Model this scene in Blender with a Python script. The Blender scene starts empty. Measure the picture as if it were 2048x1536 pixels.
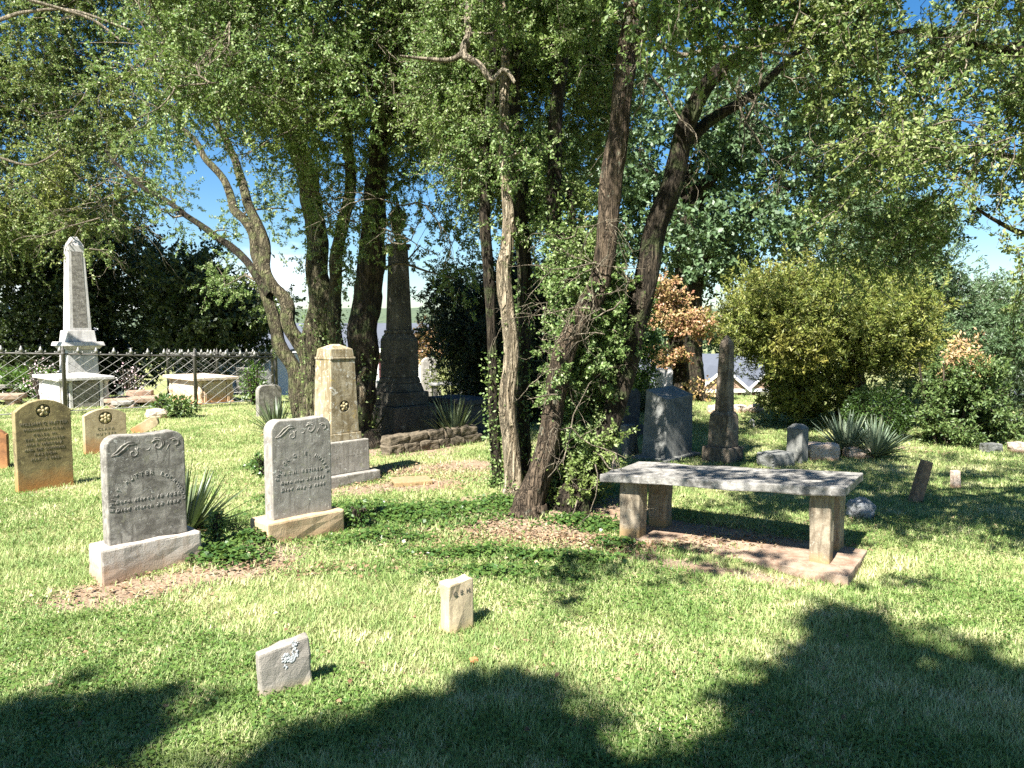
import bpy, bmesh, math, random
import numpy as np
from mathutils import Vector, Matrix, noise

# ------------------------------------------------------------------ camera, sky, sun, exposure
S = bpy.context.scene
COL = S.collection
rng = np.random.default_rng(11)
random.seed(5)
F = 1479.0                                   # focal length in photo pixels (2048 wide)
PITCH = math.radians(4.18)
EYE = 1.6
cam_d = bpy.data.cameras.new("camera")
cam_d.sensor_width = 36.0
cam_d.lens = 36.0 * F / 2048.0
cam_d.clip_end = 12000
cam = bpy.data.objects.new("camera", cam_d)
COL.objects.link(cam)
cam.location = (0, 0, EYE)
cam.rotation_euler = (math.pi / 2 - PITCH, 0, 0)
S.camera = cam

SUN_EL = math.radians(50)
SUNH = Vector((-0.52, -0.854)).normalized()   # horizontal direction towards the sun
TOSUN = Vector((SUNH.x * math.cos(SUN_EL), SUNH.y * math.cos(SUN_EL), math.sin(SUN_EL)))
w = bpy.data.worlds.new("World")
S.world = w
w.use_nodes = True
nt = w.node_tree
nt.nodes.clear()
out = nt.nodes.new("ShaderNodeOutputWorld")
bg = nt.nodes.new("ShaderNodeBackground")
sky = nt.nodes.new("ShaderNodeTexSky")
sky.sky_type = 'NISHITA'
sky.sun_disc = False
sky.sun_elevation = SUN_EL
sky.sun_rotation = math.atan2(SUNH.x, SUNH.y)
sky.air_density = 1.0
sky.dust_density = 0.4
sky.ozone_density = 2.5
tc = nt.nodes.new("ShaderNodeTexCoord")
mp = nt.nodes.new("ShaderNodeMapping")
mp.inputs['Scale'].default_value = (1.0, 1.0, 3.4)
cn = nt.nodes.new("ShaderNodeTexNoise")
cn.inputs['Scale'].default_value = 2.6
cn.inputs['Detail'].default_value = 9
cn.inputs['Roughness'].default_value = 0.6
cr = nt.nodes.new("ShaderNodeValToRGB")
cr.color_ramp.elements[0].position = 0.55
cr.color_ramp.elements[1].position = 0.75
sep = nt.nodes.new("ShaderNodeSeparateXYZ")
lowr = nt.nodes.new("ShaderNodeMapRange")      # clouds gather low over the horizon
lowr.inputs['From Min'].default_value = 0.02
lowr.inputs['From Max'].default_value = 0.20
lowr.inputs['To Min'].default_value = 0.17
lowr.inputs['To Max'].default_value = 0.0
addc = nt.nodes.new("ShaderNodeMath"); addc.operation = 'ADD'
mixc = nt.nodes.new("ShaderNodeMixRGB")
mixc.inputs['Color2'].default_value = (8.0, 8.3, 8.8, 1)
hsv = nt.nodes.new("ShaderNodeHueSaturation")
hsv.inputs['Saturation'].default_value = 1.35
L = nt.links
L.new(tc.outputs['Generated'], mp.inputs['Vector'])
L.new(mp.outputs['Vector'], cn.inputs['Vector'])
L.new(tc.outputs['Generated'], sep.inputs[0])
L.new(sep.outputs['Z'], lowr.inputs['Value'])
L.new(cn.outputs['Fac'], addc.inputs[0])
L.new(lowr.outputs['Result'], addc.inputs[1])
sub = nt.nodes.new("ShaderNodeMath"); sub.operation = 'SUBTRACT'; sub.inputs[1].default_value = 0.10
L.new(addc.outputs[0], sub.inputs[0])
L.new(sub.outputs[0], cr.inputs['Fac'])
L.new(sky.outputs['Color'], hsv.inputs['Color'])
L.new(hsv.outputs['Color'], mixc.inputs['Color1'])
L.new(cr.outputs['Color'], mixc.inputs['Fac'])
L.new(mixc.outputs['Color'], bg.inputs['Color'])
bg.inputs['Strength'].default_value = 0.05
hsv.inputs['Value'].default_value = 0.80
L.new(bg.outputs['Background'], out.inputs['Surface'])

sun_d = bpy.data.lights.new("sun", 'SUN')
sun_d.energy = 4.6
sun_d.angle = math.radians(0.5)
sun_d.color = (1.0, 0.965, 0.91)
sun = bpy.data.objects.new("sun", sun_d)
COL.objects.link(sun)
sun.rotation_euler = TOSUN.to_track_quat('Z', 'Y').to_euler()
sun.location = (-10, -20, 30)

S.view_settings.view_transform = 'Standard'
S.view_settings.look = 'None'
S.view_settings.exposure = 2.15
S.view_settings.gamma = 1.0
S.render.engine = 'CYCLES'
S.cycles.max_bounces = 6
S.cycles.diffuse_bounces = 3
S.cycles.glossy_bounces = 2
S.cycles.transmission_bounces = 4
S.cycles.transparent_max_bounces = 4
S.cycles.use_denoising = False

# ------------------------------------------------------------------ pixel helpers (photo pixels -> world)
CP, SP = math.cos(PITCH), math.sin(PITCH)

def ray(px, py):
    u = (px - 1024) / F
    v = (768 - py) / F
    return Vector((u, CP + v * SP, -SP + v * CP))

def P(px, py, Y):
    d = ray(px, py)
    k = Y / d.y
    return Vector((d.x * k, Y, EYE + d.z * k))

def Gz(px, py, z):
    d = ray(px, py)
    k = (z - EYE) / d.z
    return Vector((d.x * k, d.y * k, z))

def H(x, y):
    h = 0.012 * math.sin(x * 1.3 + 0.4) * math.cos(y * 0.9) + 0.01 * math.sin(x * 0.5 - y * 0.7)
    h += 0.07 * math.exp(-(((x + 1.95) / 0.35) ** 2 + ((y - 5.15) / 0.35) ** 2))
    h += 0.03 * math.exp(-(((x - 0.3) / 0.6) ** 2 + ((y - 6.6) / 0.6) ** 2))
    h -= 0.085 * math.exp(-(((x - 1.05) / 0.55) ** 2 + ((y - 6.0) / 0.5) ** 2))
    h -= 0.07 * math.exp(-(((x - 2.2) / 0.6) ** 2 + ((y - 4.85) / 0.5) ** 2))
    t = y - 16.5
    if t > 0:
        s = min(t, 4.0)
        h -= 0.122 * (s * s / 8.0)
        if t > 4.0:
            h -= 0.122 * (min(t, 62) - 4.0)
    return h

def Hn(x, y):
    h = 0.012 * np.sin(x * 1.3 + 0.4) * np.cos(y * 0.9) + 0.01 * np.sin(x * 0.5 - y * 0.7)
    h += 0.07 * np.exp(-(((x + 1.95) / 0.35) ** 2 + ((y - 5.15) / 0.35) ** 2))
    h += 0.03 * np.exp(-(((x - 0.3) / 0.6) ** 2 + ((y - 6.6) / 0.6) ** 2))
    h -= 0.085 * np.exp(-(((x - 1.05) / 0.55) ** 2 + ((y - 6.0) / 0.5) ** 2))
    h -= 0.07 * np.exp(-(((x - 2.2) / 0.6) ** 2 + ((y - 4.85) / 0.5) ** 2))
    t = np.maximum(y - 16.5, 0)
    s = np.minimum(t, 4.0)
    h = h - 0.122 * (s * s / 8.0) - 0.122 * np.maximum(np.minimum(t, 62) - 4.0, 0)
    return h

def G(px, py):
    z = 0.0
    for _ in range(6):
        p = Gz(px, py, z)
        z = H(p.x, p.y)
    return Vector((p.x, p.y, z))

# ------------------------------------------------------------------ tagging
def tag(o, label=None, cat=None, group=None, kind=None):
    if label: o['label'] = label
    if cat: o['category'] = cat
    if group: o['group'] = group
    if kind: o['kind'] = kind
    return o

def thing(name, label, cat, loc=(0, 0, 0), rotz=0.0, group=None, tilt=(0, 0)):
    o = bpy.data.objects.new(name, None)
    o.empty_display_size = 0.1
    COL.objects.link(o)
    o.location = loc
    o.rotation_euler = (tilt[0], tilt[1], rotz)
    return tag(o, label, cat, group)

def link(name, me, mat=None, parent=None, loc=None, smooth=False):
    o = bpy.data.objects.new(name, me)
    COL.objects.link(o)
    if mat is not None:
        me.materials.append(mat)
    if parent is not None:
        o.parent = parent
    if loc is not None:
        o.location = loc
    if smooth:
        me.polygons.foreach_set("use_smooth", np.ones(len(me.polygons), bool))
    return o

def np_mesh(name, verts, loops, sizes):
    """verts (N,3); loops flat vertex indices; sizes per-face (array or int)"""
    me = bpy.data.meshes.new(name)
    verts = np.asarray(verts, np.float32)
    loops = np.asarray(loops, np.int32).ravel()
    if np.isscalar(sizes):
        nf = len(loops) // sizes
        starts = np.arange(nf, dtype=np.int32) * sizes
    else:
        sizes = np.asarray(sizes, np.int32)
        nf = len(sizes)
        starts = np.concatenate([[0], np.cumsum(sizes)[:-1]]).astype(np.int32)
    me.vertices.add(len(verts))
    me.vertices.foreach_set("co", verts.ravel())
    me.loops.add(len(loops))
    me.loops.foreach_set("vertex_index", loops)
    me.polygons.add(nf)
    me.polygons.foreach_set("loop_start", starts)
    me.update(calc_edges=True)
    return me

# ------------------------------------------------------------------ materials
def new_mat(name):
    m = bpy.data.materials.new(name)
    m.use_nodes = True
    t = m.node_tree
    t.nodes.clear()
    o = t.nodes.new("ShaderNodeOutputMaterial")
    b = t.nodes.new("ShaderNodeBsdfPrincipled")
    t.links.new(b.outputs[0], o.inputs[0])
    return m, t, b, o

def noise_n(t, vec, scale, detail=6, rough=0.6, dist=0.0):
    n = t.nodes.new("ShaderNodeTexNoise")
    n.inputs['Scale'].default_value = scale
    n.inputs['Detail'].default_value = detail
    n.inputs['Roughness'].default_value = rough
    n.inputs['Distortion'].default_value = dist
    t.links.new(vec, n.inputs['Vector'])
    return n.outputs['Fac']

def mapr(t, val, a, b, c=0.0, d=1.0):
    n = t.nodes.new("ShaderNodeMapRange")
    n.inputs['From Min'].default_value = a
    n.inputs['From Max'].default_value = b
    n.inputs['To Min'].default_value = c
    n.inputs['To Max'].default_value = d
    t.links.new(val, n.inputs['Value'])
    return n.outputs['Result']

def mixcol(t, fac, c1, c2):
    n = t.nodes.new("ShaderNodeMixRGB")
    for sock, v in ((0, fac), (1, c1), (2, c2)):
        if isinstance(v, (int, float)):
            n.inputs[sock].default_value = v
        elif isinstance(v, tuple):
            n.inputs[sock].default_value = (v[0], v[1], v[2], 1)
        else:
            t.links.new(v, n.inputs[sock])
    return n.outputs[0]

def math_n(t, op, a, b=None):
    n = t.nodes.new("ShaderNodeMath")
    n.operation = op
    for i, v in ((0, a), (1, b)):
        if v is None: continue
        if isinstance(v, (int, float)):
            n.inputs[i].default_value = v
        else:
            t.links.new(v, n.inputs[i])
    return n.outputs[0]

def mapping(t, vec, scale=(1, 1, 1), loc=(0, 0, 0)):
    n = t.nodes.new("ShaderNodeMapping")
    n.inputs['Scale'].default_value = scale
    n.inputs['Location'].default_value = loc
    t.links.new(vec, n.inputs['Vector'])
    return n.outputs[0]

def bump(t, b, h, strength=0.4, dist=0.01):
    n = t.nodes.new("ShaderNodeBump")
    n.inputs['Strength'].default_value = strength
    n.inputs['Distance'].default_value = dist
    t.links.new(h, n.inputs['Height'])
    t.links.new(n.outputs[0], b.inputs['Normal'])

_seed = [0.0]
def stone_mat(name, base, dark, lichen=None, rust=None, rust_h=0.0, streak=0.6, scale=1.0, lich_amt=0.58, dark_amt=0.5, rough=0.85, bmp=0.5, spots=None):
    m, t, b, o = new_mat(name)
    _seed[0] += 7.3
    c = t.nodes.new("ShaderNodeTexCoord").outputs['Object']
    v = mapping(t, c, (1, 1, 1), (_seed[0], _seed[0] * 0.6, 0))
    n1 = noise_n(t, v, 5.0 * scale, 8, 0.68, 0.4)
    nl = noise_n(t, mapping(t, v, (1, 1, 1.6)), 2.3 * scale, 6, 0.72, 0.8)
    f1 = mapr(t, math_n(t, 'ADD', math_n(t, 'MULTIPLY', n1, 0.5), math_n(t, 'MULTIPLY', nl, 0.5)), dark_amt - 0.06, dark_amt + 0.09)
    sv = mapping(t, c, (9 * scale, 9 * scale, 1.3 * scale), (_seed[0], 0, 0))
    n2 = noise_n(t, sv, 1.6, 5, 0.6, 0.3)
    f2 = mapr(t, n2, 0.47, 0.60, 0.0, streak)
    fd = math_n(t, 'MULTIPLY', f1, 0.85)
    fd = math_n(t, 'MAXIMUM', fd, f2)
    col = mixcol(t, fd, base, dark)
    if lichen:
        n3 = noise_n(t, v, 14 * scale, 6, 0.7, 0.8)
        f3 = mapr(t, n3, lich_amt, lich_amt + 0.05)
        col = mixcol(t, f3, col, lichen)
    if spots:
        n5 = noise_n(t, mapping(t, v, (1, 1, 1), (3, 9, 1)), 8 * scale, 5, 0.65, 0.6)
        f5 = mapr(t, n5, 0.60, 0.66)
        col = mixcol(t, f5, col, spots)
    if rust:
        s = t.nodes.new("ShaderNodeSeparateXYZ")
        t.links.new(c, s.inputs[0])
        z = math_n(t, 'ADD', s.outputs['Z'], math_n(t, 'MULTIPLY', math_n(t, 'SUBTRACT', n1, 0.5), rust_h * 1.6))
        fr = mapr(t, z, rust_h, rust_h * 0.25, 0.0, 0.85)
        col = mixcol(t, fr, col, rust)
    n4 = noise_n(t, v, 70 * scale, 3, 0.6)
    col = mixcol(t, mapr(t, n4, 0.4, 0.7, 0.0, 0.25), col, tuple(x * 0.55 for x in base))
    t.links.new(col, b.inputs['Base Color'])
    b.inputs['Roughness'].default_value = rough
    b.inputs['Specular IOR Level'].default_value = 0.25
    hh = math_n(t, 'ADD', math_n(t, 'MULTIPLY', n1, 0.9), math_n(t, 'MULTIPLY', n4, 0.22))
    bump(t, b, hh, bmp * .75, 0.012)
    return m

def leaf_mat(name, cols, transl=0.3, rough=0.42, patch=None, patch_scale=0.8, spec=0.5):
    """cols: list of colours blended at random from leaf to leaf"""
    m, t, b, o = new_mat(name)
    geo = t.nodes.new("ShaderNodeNewGeometry")
    r = t.nodes.new("ShaderNodeValToRGB")
    els = r.color_ramp.elements
    els[0].position = 0.0
    els[0].color = (*cols[0], 1)
    els[1].position = 1.0
    els[1].color = (*cols[-1], 1)
    for i in range(1, len(cols) - 1):
        e = els.new(i / (len(cols) - 1))
        e.color = (*cols[i], 1)
    t.links.new(geo.outputs['Random Per Island'], r.inputs[0])
    col = r.outputs[0]
    c = t.nodes.new("ShaderNodeTexCoord").outputs['Object']
    if patch:
        n = noise_n(t, c, patch_scale, 4, 0.6)
        col = mixcol(t, mapr(t, n, 0.50, 0.68, 0, 0.8), col, patch)
    t.links.new(col, b.inputs['Base Color'])
    b.inputs['Roughness'].default_value = rough
    b.inputs['Specular IOR Level'].default_value = spec
    if transl > 0:
        tr = t.nodes.new("ShaderNodeBsdfTranslucent")
        t.links.new(mixcol(t, 0.35, col, (0.22, 0.36, 0.04)), tr.inputs['Color'])
        ms = t.nodes.new("ShaderNodeMixShader")
        ms.inputs[0].default_value = transl
        t.links.new(b.outputs[0], ms.inputs[1])
        t.links.new(tr.outputs[0], ms.inputs[2])
        t.links.new(ms.outputs[0], o.inputs[0])
    return m

def bark_mat(name, base, dark, moss=None, moss_amt=0.55):
    m, t, b, o = new_mat(name)
    c = t.nodes.new("ShaderNodeTexCoord").outputs['Object']
    v = mapping(t, c, (1, 1, 0.16))
    n1 = noise_n(t, v, 26, 9, 0.75, 1.2)
    n2 = noise_n(t, c, 3.0, 5, 0.6)
    nr = noise_n(t, mapping(t, c, (1, 1, 0.12)), 17, 4, 0.55, 0.9)
    crack = math_n(t, 'ABSOLUTE', math_n(t, 'SUBTRACT', nr, 0.5))
    col = mixcol(t, mapr(t, n1, 0.38, 0.62), dark, base)
    col = mixcol(t, mapr(t, crack, 0.0, 0.05, 0.9, 0.0), col, tuple(x * 0.5 for x in dark))
    col = mixcol(t, mapr(t, n2, 0.45, 0.7, 0, 0.5), col, tuple(x * 0.6 for x in base))
    if moss:
        n3 = noise_n(t, c, 7, 5, 0.65)
        col = mixcol(t, mapr(t, n3, moss_amt, moss_amt + 0.08, 0, 0.8), col, moss)
    t.links.new(col, b.inputs['Base Color'])
    b.inputs['Roughness'].default_value = 0.9
    b.inputs['Specular IOR Level'].default_value = 0.15
    bump(t, b, math_n(t, 'ADD', math_n(t, 'MULTIPLY', n1, .5), mapr(t, crack, 0.0, 0.12)), 1.0, 0.05)
    return m

def plain_mat(name, c1, c2=None, scale=6, rough=0.8, metal=0.0, bmp=0.2, vscale=(1, 1, 1)):
    m, t, b, o = new_mat(name)
    c = mapping(t, t.nodes.new("ShaderNodeTexCoord").outputs['Object'], vscale)
    n = noise_n(t, c, scale, 6, 0.6)
    t.links.new(mixcol(t, mapr(t, n, 0.35, 0.7), c1, c2 or tuple(x * 0.7 for x in c1)), b.inputs['Base Color'])
    b.inputs['Roughness'].default_value = rough
    b.inputs['Metallic'].default_value = metal
    bump(t, b, n, bmp, 0.01)
    return m

M = {}
M['kerb'] = stone_mat("shade_dark_kerb_stone", (0.15, 0.12, 0.08), (0.045, 0.037, 0.025), (0.21, 0.185, 0.13), None, 0, 0.5, 3, 0.6, 0.5, bmp=1.0)  # stone tone darkened in place of dappled shade on the kerb
M['marble_grey'] = stone_mat("weathered_grey_marble", (0.31, 0.29, 0.25), (0.075, 0.067, 0.056), (0.42, 0.41, 0.37), None, 0, 0.75, 2.4, 0.6, 0.47, spots=(0.20, 0.19, 0.14))
M['marble_pale'] = stone_mat("weathered_pale_marble", (0.29, 0.27, 0.235), (0.125, 0.112, 0.093), (0.53, 0.52, 0.46), None, 0, 0.6, 2.2, 0.6, 0.53, spots=(0.25, 0.24, 0.18))
M['base_grey'] = stone_mat("grey_granite_base", (0.37, 0.335, 0.29), (0.25, 0.20, 0.15), (0.50, 0.49, 0.45), (0.30, 0.19, 0.115), 0.15, 0.6, 1.8, 0.62, 0.55, bmp=0.8)
M['base_ochre'] = stone_mat("soil_stained_base", (0.44, 0.33, 0.20), (0.30, 0.20, 0.11), (0.48, 0.45, 0.38), (0.38, 0.23, 0.12), 0.10, 0.4, 1.5, 0.64, 0.55, bmp=0.8)
M['ochre_round'] = stone_mat("lichened_ochre_marble", (0.27, 0.215, 0.105), (0.085, 0.068, 0.036), (0.46, 0.38, 0.19), (0.36, 0.17, 0.05), 0.20, 0.5, 1.4, 0.60, 0.50)
M['ochre_pale'] = stone_mat("stained_pale_marble", (0.38, 0.31, 0.19), (0.20, 0.155, 0.09), (0.5, 0.44, 0.3), (0.38, 0.17, 0.06), 0.22, 0.5, 1.6, 0.6, 0.50)
M['rusty'] = stone_mat("rust_stained_stone", (0.33, 0.15, 0.06), (0.12, 0.06, 0.03), None, (0.42, 0.2, 0.08), 0.2, 0.4, 1.5)
M['ochre_col'] = stone_mat("ochre_streaked_marble", (0.35, 0.30, 0.20), (0.12, 0.088, 0.04), (0.46, 0.44, 0.37), None, 0, 0.85, 1.3, 0.57, 0.50, bmp=0.7, spots=(0.33, 0.24, 0.08))
M['dark_mon'] = stone_mat("dark_stained_monument", (0.12, 0.107, 0.082), (0.034, 0.03, 0.024), (0.28, 0.26, 0.20), None, 0, 0.7, 0.9, 0.6, 0.48)
M['dark_slab'] = stone_mat("dark_grey_stone", (0.20, 0.20, 0.18), (0.08, 0.085, 0.08), (0.27, 0.27, 0.23), None, 0, 0.6, 1.6, 0.6, 0.5)
M['black_stone'] = stone_mat("blackened_stone", (0.10, 0.10, 0.095), (0.035, 0.035, 0.04), (0.2, 0.19, 0.17), None, 0, 0.6, 2.0, 0.63, 0.45)
M['brown_obelisk'] = stone_mat("brown_stained_marble", (0.26, 0.21, 0.15), (0.055, 0.045, 0.035), (0.33, 0.3, 0.23), None, 0, 0.9, 1.8, 0.6, 0.46)
M['table_top'] = stone_mat("speckled_limestone", (0.30, 0.285, 0.255), (0.085, 0.08, 0.07), (0.36, 0.35, 0.31), None, 0, 0.25, 4.0, 0.58, 0.47, bmp=1.0)
M['table_leg'] = stone_mat("tan_limestone", (0.29, 0.245, 0.175), (0.13, 0.10, 0.066), (0.36, 0.33, 0.26), (0.27, 0.18, 0.075), 0.08, 0.8, 3.0, 0.6, 0.52, bmp=0.8)
M['table_base'] = stone_mat("red_clay_stained_slab", (0.31, 0.235, 0.17), (0.19, 0.11, 0.07), (0.36, 0.32, 0.26), None, 0, 0.2, 3.0, 0.62, 0.5, bmp=0.8)
M['white_marble'] = stone_mat("white_marble", (0.50, 0.48, 0.45), (0.27, 0.255, 0.23), (0.56, 0.55, 0.51), None, 0, 0.6, 0.8, 0.6, 0.58)
M['white_stained'] = stone_mat("rust_stained_white_marble", (0.56, 0.45, 0.33), (0.33, 0.27, 0.2), (0.6, 0.56, 0.48), (0.46, 0.22, 0.08), 0.4, 0.6, 1.2, 0.6, 0.55)
M['tan_marker'] = stone_mat("tan_limestone_marker", (0.44, 0.36, 0.23), (0.27, 0.21, 0.14), (0.50, 0.44, 0.31), (0.42, 0.32, 0.17), 0.06, 0.6, 3.0, 0.61, 0.55)
M['grey_marker'] = stone_mat("grey_limestone_marker", (0.27, 0.245, 0.205), (0.16, 0.145, 0.12), (0.40, 0.37, 0.31), (0.30, 0.24, 0.15), 0.06, 0.4, 3.0, 0.63, 0.53, bmp=0.9)
M['pink_rock'] = stone_mat("pale_pink_rock", (0.52, 0.42, 0.33), (0.27, 0.19, 0.14), (0.58, 0.52, 0.44), (0.40, 0.24, 0.14), 0.05, 0.2, 4, 0.58, 0.52, bmp=1.0)
M['grey_rock'] = stone_mat("blue_grey_rock", (0.26, 0.27, 0.27), (0.12, 0.12, 0.12), (0.38, 0.38, 0.36), None, 0, 0.1, 4, 0.58, 0.5, bmp=1.0)
M['brown_post'] = stone_mat("brown_sandstone", (0.28, 0.19, 0.12), (0.12, 0.085, 0.06), (0.34, 0.27, 0.19), None, 0, 0.7, 4, 0.62, 0.5)
M['lichen'] = plain_mat("pale_lichen", (0.46, 0.48, 0.48), (0.28, 0.29, 0.28), 90, 0.95, 0, 0.8)
M['letters'] = plain_mat("worn_letter_stone", (0.36, 0.34, 0.30), (0.15, 0.14, 0.12), 25, 0.9)
M['letters_dark'] = plain_mat("grimy_letter_stone", (0.22, 0.19, 0.13), (0.10, 0.085, 0.055), 40, 0.9)
M['carving'] = plain_mat("carved_flower_stone", (0.46, 0.38, 0.22), (0.25, 0.19, 0.09), 30, 0.9)
M['iron'] = plain_mat("weathered_iron", (0.10, 0.095, 0.08), (0.055, 0.05, 0.045), 20, 0.65, 0.3)
M['wire'] = plain_mat("galvanised_wire", (0.26, 0.255, 0.23), (0.16, 0.155, 0.14), 12, 0.6, 0.4)
M['twig'] = bark_mat("pale_twig_bark", (0.36, 0.31, 0.22), (0.2, 0.165, 0.115))
M['twig_dark'] = bark_mat("dark_twig_bark", (0.14, 0.115, 0.08), (0.07, 0.055, 0.04))
M['bark_dark'] = bark_mat("mossy_dark_bark", (0.085, 0.067, 0.045), (0.017, 0.014, 0.010), (0.07, 0.085, 0.035), 0.52)
M['bark_moss'] = bark_mat("mossy_grey_bark", (0.19, 0.165, 0.10), (0.04, 0.032, 0.02), (0.13, 0.14, 0.06), 0.50)
M['bark_pale'] = bark_mat("pale_peeling_bark", (0.46, 0.39, 0.27), (0.17, 0.125, 0.075), (0.20, 0.2, 0.10), 0.63)
M['bark_brown'] = bark_mat("brown_furrowed_bark", (0.20, 0.15, 0.10), (0.035, 0.026, 0.018), (0.23, 0.24, 0.17), 0.6)
M['box'] = leaf_mat("boxwood_leaf", [(0.05, 0.10, 0.022), (0.11, 0.18, 0.045), (0.17, 0.24, 0.075), (0.27, 0.32, 0.14)], 0.30, 0.52, (0.20, 0.24, 0.06), 0.9, 0.4)
M['box_y'] = leaf_mat("yellowing_boxwood_leaf", [(0.06, 0.11, 0.025), (0.125, 0.19, 0.05), (0.185, 0.24, 0.075), (0.29, 0.31, 0.13)], 0.32, 0.52, (0.24, 0.245, 0.06), 0.7, 0.4)
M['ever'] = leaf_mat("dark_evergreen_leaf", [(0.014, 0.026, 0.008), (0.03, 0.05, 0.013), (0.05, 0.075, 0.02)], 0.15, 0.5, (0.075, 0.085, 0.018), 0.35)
M['oak'] = leaf_mat("blue_green_oak_leaf", [(0.04, 0.075, 0.028), (0.075, 0.125, 0.052), (0.12, 0.18, 0.085)], 0.2, 0.5, None, .8, .4)
M['dogwood'] = leaf_mat("orange_dogwood_leaf", [(0.32, 0.15, 0.085), (0.42, 0.235, 0.13), (0.40, 0.27, 0.12), (0.27, 0.23, 0.08)], 0.3, 0.5)
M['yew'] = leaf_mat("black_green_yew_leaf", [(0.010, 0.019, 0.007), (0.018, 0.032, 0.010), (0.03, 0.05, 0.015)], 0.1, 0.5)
M['juniper'] = leaf_mat("gold_green_juniper_leaf", [(0.085, 0.125, 0.02), (0.165, 0.195, 0.035), (0.23, 0.235, 0.05)], 0.25, 0.55, (0.27, 0.21, 0.04), 0.55)
M['hedge'] = leaf_mat("bright_clipped_leaf", [(0.05, 0.10, 0.014), (0.08, 0.15, 0.02)], 0.25, 0.45)
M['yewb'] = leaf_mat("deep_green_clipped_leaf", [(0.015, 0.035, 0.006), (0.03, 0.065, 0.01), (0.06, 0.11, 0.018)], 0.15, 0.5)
M['holly'] = leaf_mat("glossy_green_leaf", [(0.045, 0.085, 0.022), (0.085, 0.135, 0.035), (0.14, 0.185, 0.06)], 0.22, 0.5, None, .8, .4)
M['dead'] = leaf_mat("dead_tan_leaf", [(0.30, 0.17, 0.09), (0.42, 0.29, 0.16), (0.38, 0.27, 0.06)], 0.25, 0.6)
M['yucca'] = leaf_mat("grey_green_yucca_leaf", [(0.05, 0.075, 0.035), (0.09, 0.12, 0.06), (0.14, 0.165, 0.085)], 0.1, 0.4)
M['yucca_pale'] = leaf_mat("silvery_yucca_leaf", [(0.11, 0.16, 0.10), (0.17, 0.22, 0.145), (0.22, 0.25, 0.15)], 0.1, 0.4)
M['ivy'] = leaf_mat("ivy_leaf", [(0.03, 0.07, 0.018), (0.06, 0.115, 0.025), (0.10, 0.15, 0.035)], 0.2, 0.33)
M['litter'] = leaf_mat("dry_fallen_leaf", [(0.11, 0.06, 0.035), (0.22, 0.145, 0.085), (0.36, 0.28, 0.17), (0.15, 0.085, 0.045)], 0.1, 0.8, spec=0.15)
M['flower'] = leaf_mat("pink_white_petal", [(0.65, 0.6, 0.58), (0.6, 0.38, 0.42), (0.7, 0.68, 0.62)], 0.2, 0.6)

def grass_mat():
    m, t, b, o = new_mat("grass_blade")
    geo = t.nodes.new("ShaderNodeNewGeometry")
    c = t.nodes.new("ShaderNodeTexCoord").outputs['Object']
    r = t.nodes.new("ShaderNodeValToRGB")
    e = r.color_ramp.elements
    e[0].color = (0.11, 0.19, 0.04, 1)
    e[1].color = (0.58, 0.53, 0.30, 1); e[1].position = 1.0
    k = e.new(0.45); k.color = (0.235, 0.32, 0.10, 1)
    k = e.new(0.78); k.color = (0.41, 0.44, 0.19, 1)
    n = noise_n(t, c, 1.5, 7, 0.72)
    n2 = noise_n(t, c, 9.0, 4, 0.65)
    f = math_n(t, 'ADD', math_n(t, 'MULTIPLY', geo.outputs['Random Per Island'], 0.55), mapr(t, n, 0.38, 0.62, -0.10, 0.60))
    f = math_n(t, 'ADD', f, mapr(t, n2, 0.3, 0.7, -0.16, 0.18))
    t.links.new(f, r.inputs[0])
    t.links.new(r.outputs[0], b.inputs['Base Color'])
    b.inputs['Roughness'].default_value = 0.55
    b.inputs['Specular IOR Level'].default_value = 0.3
    tr = t.nodes.new("ShaderNodeBsdfTranslucent")
    t.links.new(r.outputs[0], tr.inputs['Color'])
    ms = t.nodes.new("ShaderNodeMixShader")
    ms.inputs[0].default_value = 0.3
    t.links.new(b.outputs[0], ms.inputs[1]); t.links.new(tr.outputs[0], ms.inputs[2])
    t.links.new(ms.outputs[0], o.inputs[0])
    return m
M['grass'] = grass_mat()
M['clover'] = leaf_mat("clover_leaf", [(0.05, 0.11, 0.02), (0.09, 0.17, 0.03), (0.13, 0.20, 0.045)], 0.3, 0.5, (0.16, 0.2, 0.05), 1.4)

# patches of bare soil (x, y, rx, ry, rotation, strength)
DIRT = [(-2.15, 4.55, 0.85, 0.26, 0.62, 1.0), (-1.75, 5.15, 0.5, 0.2, 0.7, .7), (0.25, 5.75, 0.95, 0.36, -0.15, 1.0),
        (-0.35, 5.15, 0.3, 0.12, 0.2, .8), (-1.15, 7.5, 1.2, 0.3, 0.3, .9), (-0.7, 8.6, 1.3, 0.4, 0.2, .8), (1.4, 4.9, 0.9, 0.16, -0.42, .8),
        (0.9, 5.5, 0.35, 0.3, 0, .9), (1.6, 5.7, 1.0, 0.5, -.4, .8), (-2.3, 7.3, .7, .2, .5, .6), (-0.45, 3.35, .3, .12, .3, .35), (0.3, 2.95, .3, .12, .3, .4), (5.2, 10.0, .7, .2, 0, .7),
        (-4.65, 7.3, .4, .12, .8, .5), (-1.7, 10, 1.2, .8, 0, .8), (0.4, 6.6, 0.9, 0.6, 0, 1.0)]

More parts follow.
